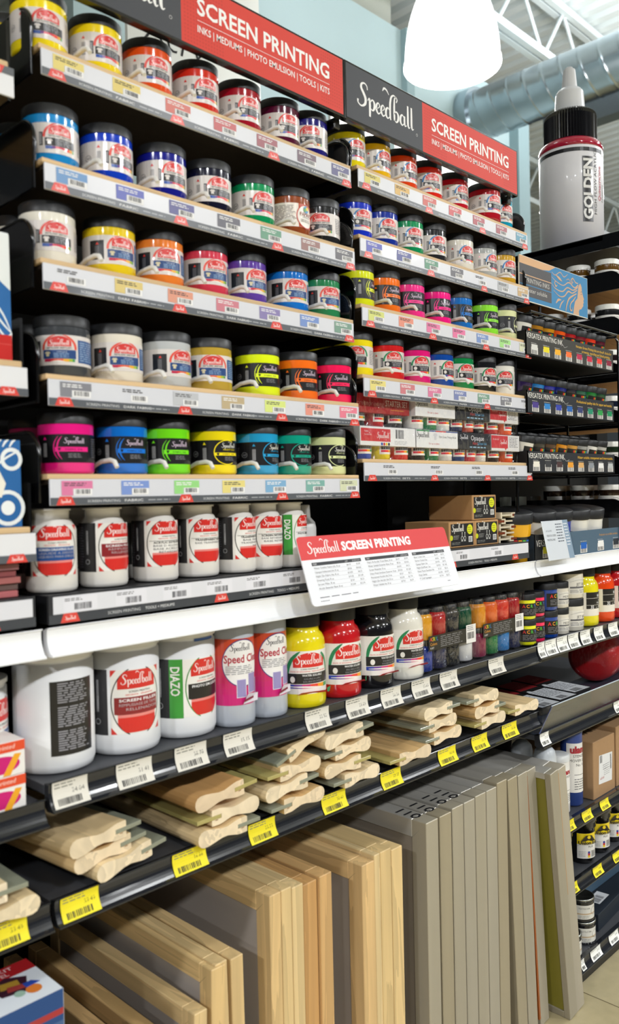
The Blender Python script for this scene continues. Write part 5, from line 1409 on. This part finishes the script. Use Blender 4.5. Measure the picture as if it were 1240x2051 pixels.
# giant bottle
bt = thing('giant_paint_bottle', 'giant model paint bottle with white nozzle standing above the racks', 'display bottle', (2.0, .29, 1.985), -75 * D2R)
r = .0985
m = MB(); m.lathe([(0, 0), (r, 0), (r, .37), (r * .98, .375)], 'eeeef6', 64); obj('bottle_body', m, WHITEP, bt)
m = MB(); m.lathe([(r, .3685), (r + .0006, .3685), (r + .0006, .380), (r * .97, .390), (r * .90, .398), (r * .80, .403), (.0, .404)], 'b3143c', 64); obj('crimson_shoulder', m, INK, bt)
A = Art(2e-4); A.rect(-r * 3.1, .348, r * 3.1, .360, '1a1a1e', .01)
A.rect(.055, .13, .091, .332, '1c1c20', .005)
A.text('GOLDEN', .0575, .137, .030, 'f2f2f2', rot=PI / 2, fit=.188, xs=.0 or 1.05, bold=.04)
for i in range(1): A.items[-1] = ([(.0875 - (u - .0575) * -1 * 0 - (0) if 0 else u + .030, v) for u, v in A.items[-1][0]], A.items[-1][1], A.items[-1][2])
A.text('HIGH FLOW ACRYLICS', .106, .155, .011, '2a2a30', rot=PI / 2, fit=.205)
A.text('Quinacridone', .128, .20, .014, 'b3143c', rot=PI / 2, bold=.02); A.text('Magenta', .146, .20, .012, '2a2a30', rot=PI / 2)
A.text('Golden', -.128, .20, .02, 'b3143c', rot=PI / 2)
art_obj('label', A, cyl(r, 0), LABEL, bt)
m = MB(); m.lathe([(r * .80, .401), (r * .83, .403), (r * .83, .403), (r * .83, .480), (r * .80, .492), (r * .68, .500), (r * .5, .502), (0, .502)], '17171b', 112, ridge=.0045, smooth=False); obj('ribbed_collar', m, GLOSSB, bt)
m = MB(); m.lathe([(.048, .500), (.048, .500), (.043, .566), (.043, .566), (.036, .577), (.0245, .582), (.0245, .582), (.019, .640), (.0185, .642), (.0185, .642), (.012, .644), (.011, .650), (0, .650)], 'e2e4ea', 48, ridge=.0012); obj('nozzle', m, WHITEP, bt)

# ================================================================ lower right shelves
# clear acrylic bin on the shelf right of the squeegees
t = thing('acrylic_bin', 'clear acrylic bin with sloping front on the right hand shelf', 'bin', (1.226, 0, .7105))
m = MB(); L = 1.1
m.add([(0, 0, .006), (L, 0, .006), (L + .0, -.035, .075), (.0, -.035, .075), (0, .003, .006), (L, .003, .006), (L, -.032, .075), (0, -.032, .075)], [[0, 1, 2, 3], [4, 7, 6, 5], [3, 2, 6, 7], [0, 3, 7, 4]], 'ffffff'); obj('front_panel', m, ACRYL, t)
m = MB(); m.add([(0, 0, .006), (0, -.035, .075), (0, .2, .075), (0, .2, .006)], [[0, 1, 2, 3]], 'ffffff'); m.tube([(0, 0, .006), (0, -.035, .075)], .002, '5a78b8', 6); obj('end_panel', m, ACRYL, t)
m = MB(); m.box(0, L, .0, .2, .001, .005, '3a4250'); obj('bin_floor', m, GLOSSB, t)
m = MB(); m.tube([(0, -.0335, .0755), (L, -.0335, .0755)], .0016, 'b9c2cf', 6); m.tube([(0, -.001, .006), (0, -.0345, .075)], .0016, '4a62a8', 6); obj('polished_edge', m, GLOSSB, t)
for k, (x, y) in enumerate([(1.420, .085), (1.522, .09), (1.622, .10)]):
    t = thing('speedball_pack', 'x', 'pack')
    t.name = 'tool_pack'; t['label'] = 'black pack with white label and red top, %s in the acrylic bin' % ['nearest', 'middle', 'farthest'][k]; t['group'] = 'black card packs in the acrylic bin'
    t.location = (x, y + .085, .7385); t.rotation_euler = (1.5 * D2R, 0, -2 * D2R)
    m = MB(); m.box(-.045, .045, -.1, .1, -.02, 0, '141416', .001); obj('carton', m, PAPER, t)
    A = Art(1e-4); A.rect(-.043, .02, .043, .098, '8a1a20'); A.logo(-.026, .045, .05, 'c05a5a', 0, 3)
    A.rect(-.042, -.098, .042, -.002, 'dfe3e8'); A.lines(-.038, -.064, .038, -.006, 7, '5a5e66', .3, k); A.bars(-.026, -.094, .012, -.072, '2a2a2e', 10, k); A.circ(-.03, .0, .008, 'dfe3e8', 10)
    art_obj('print', A, plane_z(0, 0, 0), PAPER, t)
# big red roll wrapped in film
t = thing('red_roll', 'large red rolled bag wrapped in clear film at the right edge', 'roll', (1.925, .165, .79)); t.rotation_euler = (0, 0, 8 * D2R); t.scale = (.72, .82, .82)
m = MB(); prof = [(0, -.2), (.06, -.2), (.082, -.185), (.09, -.15), (.09, -.03), (.087, -.022), (.087, -.018), (.09, -.01), (.09, .15), (.082, .19), (0, .2)]
m.lathe(prof, 'c9161c', 48, M=Matrix.Rotation(PI / 2, 4, 'Y')); obj('roll_body', m, INK, t)
m = MB(); m.lathe([(a + .0025, b * 1.01) for a, b in prof], 'ffffff', 32, M=Matrix.Rotation(PI / 2, 4, 'Y')); obj('clear_film', m, WRAP, t)
# shelf with boxes and emulsion bottles (top .468)
def ulano(x, y, r, h, col, capcol, lab, txt, yt=0):
    t = thing('chemical_bottle', lab, 'bottle', (x, y, .4685), -.25)
    m = MB(); m.lathe([(0, 0), (r - .004, 0), (r, .005), (r, h - .018), (r, h - .018), (r - .001, h - .016)], col, 44); obj('bottle_body', m, WHITEP, t)
    m = MB(); m.lathe([(r + .001, h - .017), (r + .001, h - .017), (r + .001, h - .002), (r - .004, h), (0, h)], capcol, 60, ridge=.0003); obj('lid', m, WHITEP, t)
    A = Art(6e-5); A.rect(-r * 1.3, 0, r * 1.3, h * .62, 'e6e4e0')
    A.text('ulano', .0, h * .50, h * .085, 'a81c30', 'c', bold=.05)
    for k, s in enumerate(txt): A.text(s, 0, h * (.44 - .055 * k), h * .036, '2a2a2e', 'c')
    A.rect(-r * .6, h * .22, r * .6, h * .226, '2a2a2e'); A.lines(-r * .6, h * .03, r * .7, h * .18, 5, '5a5a60', .3, 4); A.bars(r * .5, h * .05, r * .9, h * .18, '2a2a2e', 7)
    art_obj('label', A, cyl(r, h * .18), LABEL, t)
ulano(1.408, .048, .0255, .150, 'e2e0dc', 'd6d8d8', 'white cylindrical emulsion container with red and black lettering', ('ULANOCOAT',))
ulano(1.482, .052, .0275, .205, '2c4488', '2c4488', 'tall blue bottle with stencil remover label', ('STENCIL', 'REMOVER LIQUID', 'No. 4'))
for k, (x, y) in enumerate([(1.338, .112), (1.334, .046)]):
    t = thing('spray_can', ['clear domed spray can left of the other one behind the metal screens', 'spray can with red oval label beside the white container'][k], 'can', (x, y, .4685))
    m = MB(); m.lathe([(0, 0), (.028, 0), (.0285, .003), (.0285, .125), (.024, .14), (.024, .14)], 'e2e4e8', 36); obj('can_body', m, METALP, t)
    m = MB(); m.lathe([(.0275, .138), (.0275, .16), (.024, .175), (.014, .186), (0, .189)], 'c8ced4', 36); obj('cap', m, WHITEP, t)
    if k:
        A = Art(6e-5); A.circ(.002, .115, .024, 'c41c24', 24, .014); A.text('Sprayway', .002, .111, .010, 'f2f2f2', 'c', fit=.040, bold=.03); A.lines(-.02, .02, .02, .09, 8, '5a6a9a', .3); art_obj('label', A, cyl(.0285, 0), LABEL, t)
for k, (x, w) in enumerate([(1.535, .127), (1.672, .13)]):
    t = thing('shipping_box', ['kraft shipping box with white address label, beside the blue bottle', 'kraft shipping box partly cut by the right edge'][k], 'box', (x, .018, .4685), 0)
    m = MB(); m.box(0, w, 0, .2, 0, .152 + .012 * k, 'a5825c', .0015); obj('carton', m, CARD, t)
    A = Art(8e-5)
    if k == 0:
        A.poly([(.030, .034), (.108, .028), (.112, .104), (.034, .110)], 'dedfe0'); A.bars(.038, .088, .052, .108, '3a3a3e', 8); A.lines(.055, .066, .095, .082, 3, '7a7a80', .3); A.lines(.06, .05, .10, .07, 4, '8a8a90', .25, 4); A.text('ulano', .038, .044, .008, 'a81c30', shear=.2); A.bars(.098, .06, .106, .1, '5a5a5e', 3)
    art_obj('address_label', A, plane_y(0, 0, 0), PAPER, t) if k == 0 else None
    A = Art(8e-5); A.text('WAR', .02, .05, .03, '5a4630', bold=.04); art_obj('stamp', A, plane_z(0, 0, .1523 + .012 * k), PAPER, t)
# black ink tubs (shelf top .308)
for k, (x, y) in enumerate([(1.392, .05), (1.525, .05), (1.612, .05), (1.705, .055)]):
    t = thing('black_ink_tub', 'black plastic ink tub with yellow and white label, %s' % ['mostly hidden behind the leaning screen', 'first fully seen', 'second fully seen', 'cut by the right edge'][k], 'tub', (x, y, .3085), -.62, 'black ink tubs'); t.scale = (1.06, 1.06, 1.09)
    r = .0325
    m = MB(); m.lathe([(0, 0), (r - .004, 0), (r - .002, .004), (r, .085), (r + .003, .086), (r + .003, .098), (r + .005, .099), (r + .005, .112), (r + .002, .114), (r + .002, .114), (0, .112)], '121214', 44); obj('tub_body', m, GLOSSB, t)
    A = Art(6e-5); A.rect(-.026, .0, .028, .060, 'e2e0dc'); A.rect(-.026, .034, .028, .060, 'ecd018'); A.poly([(-.016, .042), (.018, .042), (.008, .057), (-.006, .057)], '2a2418'); A.circ(.001, .053, .004, 'ecd018', 10)
    A.text('Union Ink', .001, .036, .0075, '1c1a14', 'c', fit=.046, bold=.05); A.text('PLUS', .002, .026, .0045, '3a3a3e', bold=.02); A.lines(-.022, .004, -.004, .018, 4, '8a8a8e', .3)
    for q, c in enumerate(('1a2a8a', 'c01a20', 'e8c818')): A.rect(.0, .012 - .005 * q, .006, .017 - .005 * q, c)
    A.bars(.010, .003, .025, .018, '2a2a2e', 9)
    art_obj('label', A, cyl(r, .014), LABEL, t)
# tins and flat packs on the base shelf (top .100)
def tin(x, y, z, lab):
    t = thing('ink_tin', lab, 'tin', (x, y, z), -.5, 'small round ink tins'); r = .033
    m = MB(); m.lathe([(0, 0), (r, 0), (r + .001, .002), (r, .004), (r, .050), (r + .001, .052), (r - .003, .054), (r - .003, .050), (0, .050)], '17171a', 48); obj('tin_body', m, GLOSSB, t)
    m = MB(); m.lathe([(r - .004, .050), (r - .001, .0515), (r + .0012, .055), (r + .0012, .0575), (r - .002, .059), (r - .004, .056), (0, .056)], 'b9bcb9', 48); obj('lid', m, DUCTM, t)
    A = Art(6e-5); A.rect(-.05, .004, .05, .040, 'dcdad2', .005); A.rect(-.05, .016, .05, .0195, 'c0a888', .005); A.ring(.018, .024, .010, .0008, '6a6a66', n=20); A.text('TEXTILE INK', -.026, .030, .004, '4a4a4a'); A.lines(-.026, .006, .004, .014, 3, '7a7a78', .3)
    art_obj('label', A, cyl(r, .003), LABEL, t)
tin(1.515, .046, .1005, 'lower of the two stacked round tins on the base shelf')
tin(1.513, .048, .1610, 'upper of the two stacked round tins with silver rim')
tin(1.425, .040, .1005, 'round tin half hidden behind the corner of the leaning screen')
t = thing('flat_pack', 'dark blue flat pack lying right of the stacked tins', 'pack', (1.575, .03, .1005), 4 * D2R)
m = MB(); m.box(0, .3, 0, .32, 0, .045, '1f2731', .001); obj('carton', m, PAPER, t)
A = Art(1e-4); A.rect(.06, .0, .13, .035, 'd8dce0'); A.bars(.065, .005, .11, .028, '3a3a40', 10); art_obj('sticker', A, plane_z(0, .02, .0455), PAPER, t)
t = thing('flat_pack', 'larger slate blue flat pack farther back on the base shelf', 'pack', (1.66, .10, .147))
m = MB(); m.box(-.14, .5, 0, .3, 0, .03, '3b5266', .001); obj('carton', m, PAPER, t)
# black bin seen under the acrylic bin
t = thing('dark_bucket', 'dark bucket with pale label in the shadow behind the metal screens', 'bucket', (1.40, .27, .4685))
m = MB(); m.lathe([(0, 0), (.07, 0), (.08, .17), (.084, .17), (.084, .185), (.08, .186), (0, .186)], '17181a', 40); obj('bucket_body', m, BLACKP, t)

# ================================================================ left edge: the next bay's stock
def left_shelf(z, lab, grey_top=False, yo=0.0, brd=True, xr=-.023):
    t = thing('display_shelf', lab, 'shelf', (xr - .6, yo, z), 0, 'display shelves with printed label strips')
    if brd:
        m = MB(); m.box(0, .594, .002, .27, .036, .044, 'd9b98c', .001); obj('shelf_board', m, WOODX, t)
    m = MB(); m.box(.0, .6, .0, .003, .0, .036, 'e6e7ec', .0006); obj('label_strip', m, LABEL, t)
    A = Art(6e-5); A.rect(0, 0, .6, .0095, '5b5f66', .05)
    for u in (.56, .36, .1): A.poly([(u, 0), (u + .028, 0), (u + .023, .0105), (u + .005, .0105)], 'e0483f'); A.logo(u + .0065, .0028, .0155, 'ffffff', 0, 2)
    A.bars(.44, .013, .475, .024, '2c2c34', 12)
    art_obj('strip_banner', A, (plane_y(0, -.0004, 0) if not grey_top else (lambda u, v, e: (u, -.0004 - e, .036 - v))), LABEL, t)
    m = MB(); m.box(.596, .60, .01, .27, .0, .10, '0b0b0d'); obj('side_bracket', m, GLOSSB, t)
left_shelf(1.787, 'display shelf end with grey band on top, upper left corner', True, xr=-.030)
left_shelf(1.417, 'display shelf end below the tall blue patterned box at left edge')
left_shelf(1.209, 'display shelf end below the lower blue patterned box at left edge', xr=-.018)
def pattern_box(x1, z, w, h, lab, red=False, seed=1):
    t = thing('patterned_box', lab, 'box', (x1 - w, .012, z), 0, 'blue and white patterned boxes')
    m = MB(); m.box(0, w, 0, .12, 0, h, 'e9eef0', .001); obj('carton', m, PAPER, t)
    A = Art(8e-5)
    if red:
        A.rect(0, 0, w, h * .985, 'e4e9ea'); A.poly([(w - .09, h * .30), (w, h * .18), (w, h * .55), (w - .05, h * .80), (w - .09, h * .86)], '2666a8')
        for q in range(6): A.ribbon([(w - .085 + q * .008, h * .82 - q * .006, .0012), (w - .05 + q * .006, h * .6 - q * .012, .0022), (w - .015 + q * .002, h * .4 - q * .016, .0026), (w, h * .22 - q * .0, .001)], 'e9eef0')
        A.circ(w - .036, h * .42, .016, 'd9a884', 16); A.rect(0, 0, w, h * .20, 'c4201c'); A.rect(0, h * .125, w, h * .13, 'd8504a')
    else:
        A.rect(0, 0, w, h, '2666a8')
        for (u, v, r1) in ((w - .012, h * .78, .012), (w - .018, h * .22, .020), (w - .06, h * .85, .02), (w - .075, h * .2, .016)): A.ring(u, v, r1, .005, 'e9eef0', n=22)
        A.circ(w - .018, h * .22, .009, 'eef2f4', 16); A.ribbon([(w - .055, h * .42, .002), (w - .03, h * .72, .003), (w - .002, h * .88, .002)], 'e9eef0')
        A.poly([(w - .06, h * .38), (w - .026, h * .34), (w - .020, h * .50), (w - .03, h * .68), (w - .06, h * .72)], 'eeeade'); A.poly([(w - .056, h * .56), (w - .036, h * .54), (w - .040, h * .66), (w - .056, h * .68)], 'e0bc60'); A.rect(w - .056, h * .42, w - .032, h * .47, '2a2230')
        for q in range(5): A.ribbon([(w - .05 + q * .009, h * .92, .0015), (w - .046 + q * .009, h * .98, .003), (w - .042 + q * .009, h, .001)], 'e9eef0')
    art_obj('printed_front', A, plane_y(0, 0, 0), PAPER, t)
pattern_box(-.037, 1.4615, .20, .160, 'tall blue and white patterned box with red bottom band, left edge', True)
pattern_box(-.030, 1.2535, .19, .109, 'blue and white patterned box with circles, left edge')
for k in range(5):
    t = thing('flat_pink_pack', 'thin pinkish pack in the pile at left edge, %s' % ['bottom', 'second from bottom', 'middle', 'fourth from bottom', 'top'][k], 'pack', (-.21, .012 + .004 * (k % 2), 1.1655 + .0085 * k), 0, 'pile of thin pink packs')
    m = MB(); m.box(0, .172 + .002 * (k % 3), 0, .12, 0, .0078, ['b8686a', '6a5450', 'a86462', '8a4a4c', '9a6a6c'][k], .0006); obj('pack_body', m, PAPER, t)
for k in range(2):
    t = thing('orange_pink_box', 'small orange, white and pink box, %s of the stacked pair at left edge' % ['lower', 'upper'][k], 'box', (-.165, .008, .8995 + .0435 * k), 0, 'orange and pink boxes')
    m = MB(); m.box(0, .128, 0, .07, 0, .043, 'ece8e4', .0008); obj('carton', m, PAPER, t)
    A = Art(8e-5); A.rect(0, .030, .128, .0425, 'e0502c'); A.text('ink imprinted', .07, .034, .006, 'f4d8cc', shear=.2); A.circ(.095, .015, .026, 'cc1f74', 22, .011); A.poly([(.098, .001), (.108, .001), (.123, .026), (.114, .027)], 'f0a828'); A.lines(.07, .012, .09, .018, 2, 'f0c0d8', .4); A.text('x12', .05, .003, .006, '6a6a70')
    art_obj('printed_front', A, plane_y(0, 0, 0), PAPER, t)
t = thing('starter_kit_box', 'white kit box with red band and blue sides at the bottom left corner', 'box', (-.413, -.02, .576), 0)
m = MB(); m.box(0, .405, 0, .10, 0, .09, 'e4e8ee', .001); obj('carton', m, PAPER, t)
A = Art(1e-4); A.rect(0, 0, .404, .10, 'e0e6ee'); A.rect(0, .072, .404, .10, 'a81a20'); A.text('SCREEN PRINTING STARTER KIT', .38, .088, .008, 'e8d0d0', 'r', fit=.2); A.text('TELA Y PAPEL', .37, .077, .008, 'e8d0d0', 'r')
A.poly([(.34, .035), (.37, .028), (.385, .06), (.362, .075), (.338, .068)], '3a1828'); A.poly([(.345, .05), (.37, .045), (.372, .06), (.35, .065)], 'b08a30'); A.poly([(.35, .04), (.372, .036), (.374, .046), (.354, .052)], 'a03a38'); A.circ(.378, .026, .010, 'd87a30', 14); A.poly([(.372, .034), (.392, .036), (.384, .046), (.372, .046)], '2848a8'); A.circ(.360, .028, .007, '9ab8a8', 10)
A.lines(.26, .02, .325, .07, 7, '9aa2ac', .3, 5)
art_obj('printed_top', A, plane_z(0, 0, .09), PAPER, t)
A = Art(1e-4); A.rect(0, 0, .404, .09, '2c4c80', .05); A.rect(0, .058, .404, .066, 'a83a38', .05); A.rect(0, .0, .404, .05, '4a6690', .05); A.lines(.30, .01, .39, .045, 4, 'a8b8d0', .4, 3)
art_obj('printed_front', A, plane_y(0, 0, 0), PAPER, t)
m = MB(); m.box(-.42, .0, -.0, .12, .0, .002, '2a2c30')
t = thing('kit_stack', 'stack of further kit boxes under the white one', 'box', (-.413, -.018, FZ), 0)
m = MB(); m.box(0, .402, 0, .2, 0, .5405, '3d5680', .002); obj('carton', m, PAPER, t)
for z in (.11, .22, .33, .44):
    m = MB(); m.box(0, .4025, -.0006, .2, z, z + .004, '1c2a44'); obj('box_seam', m, PAPER, t)
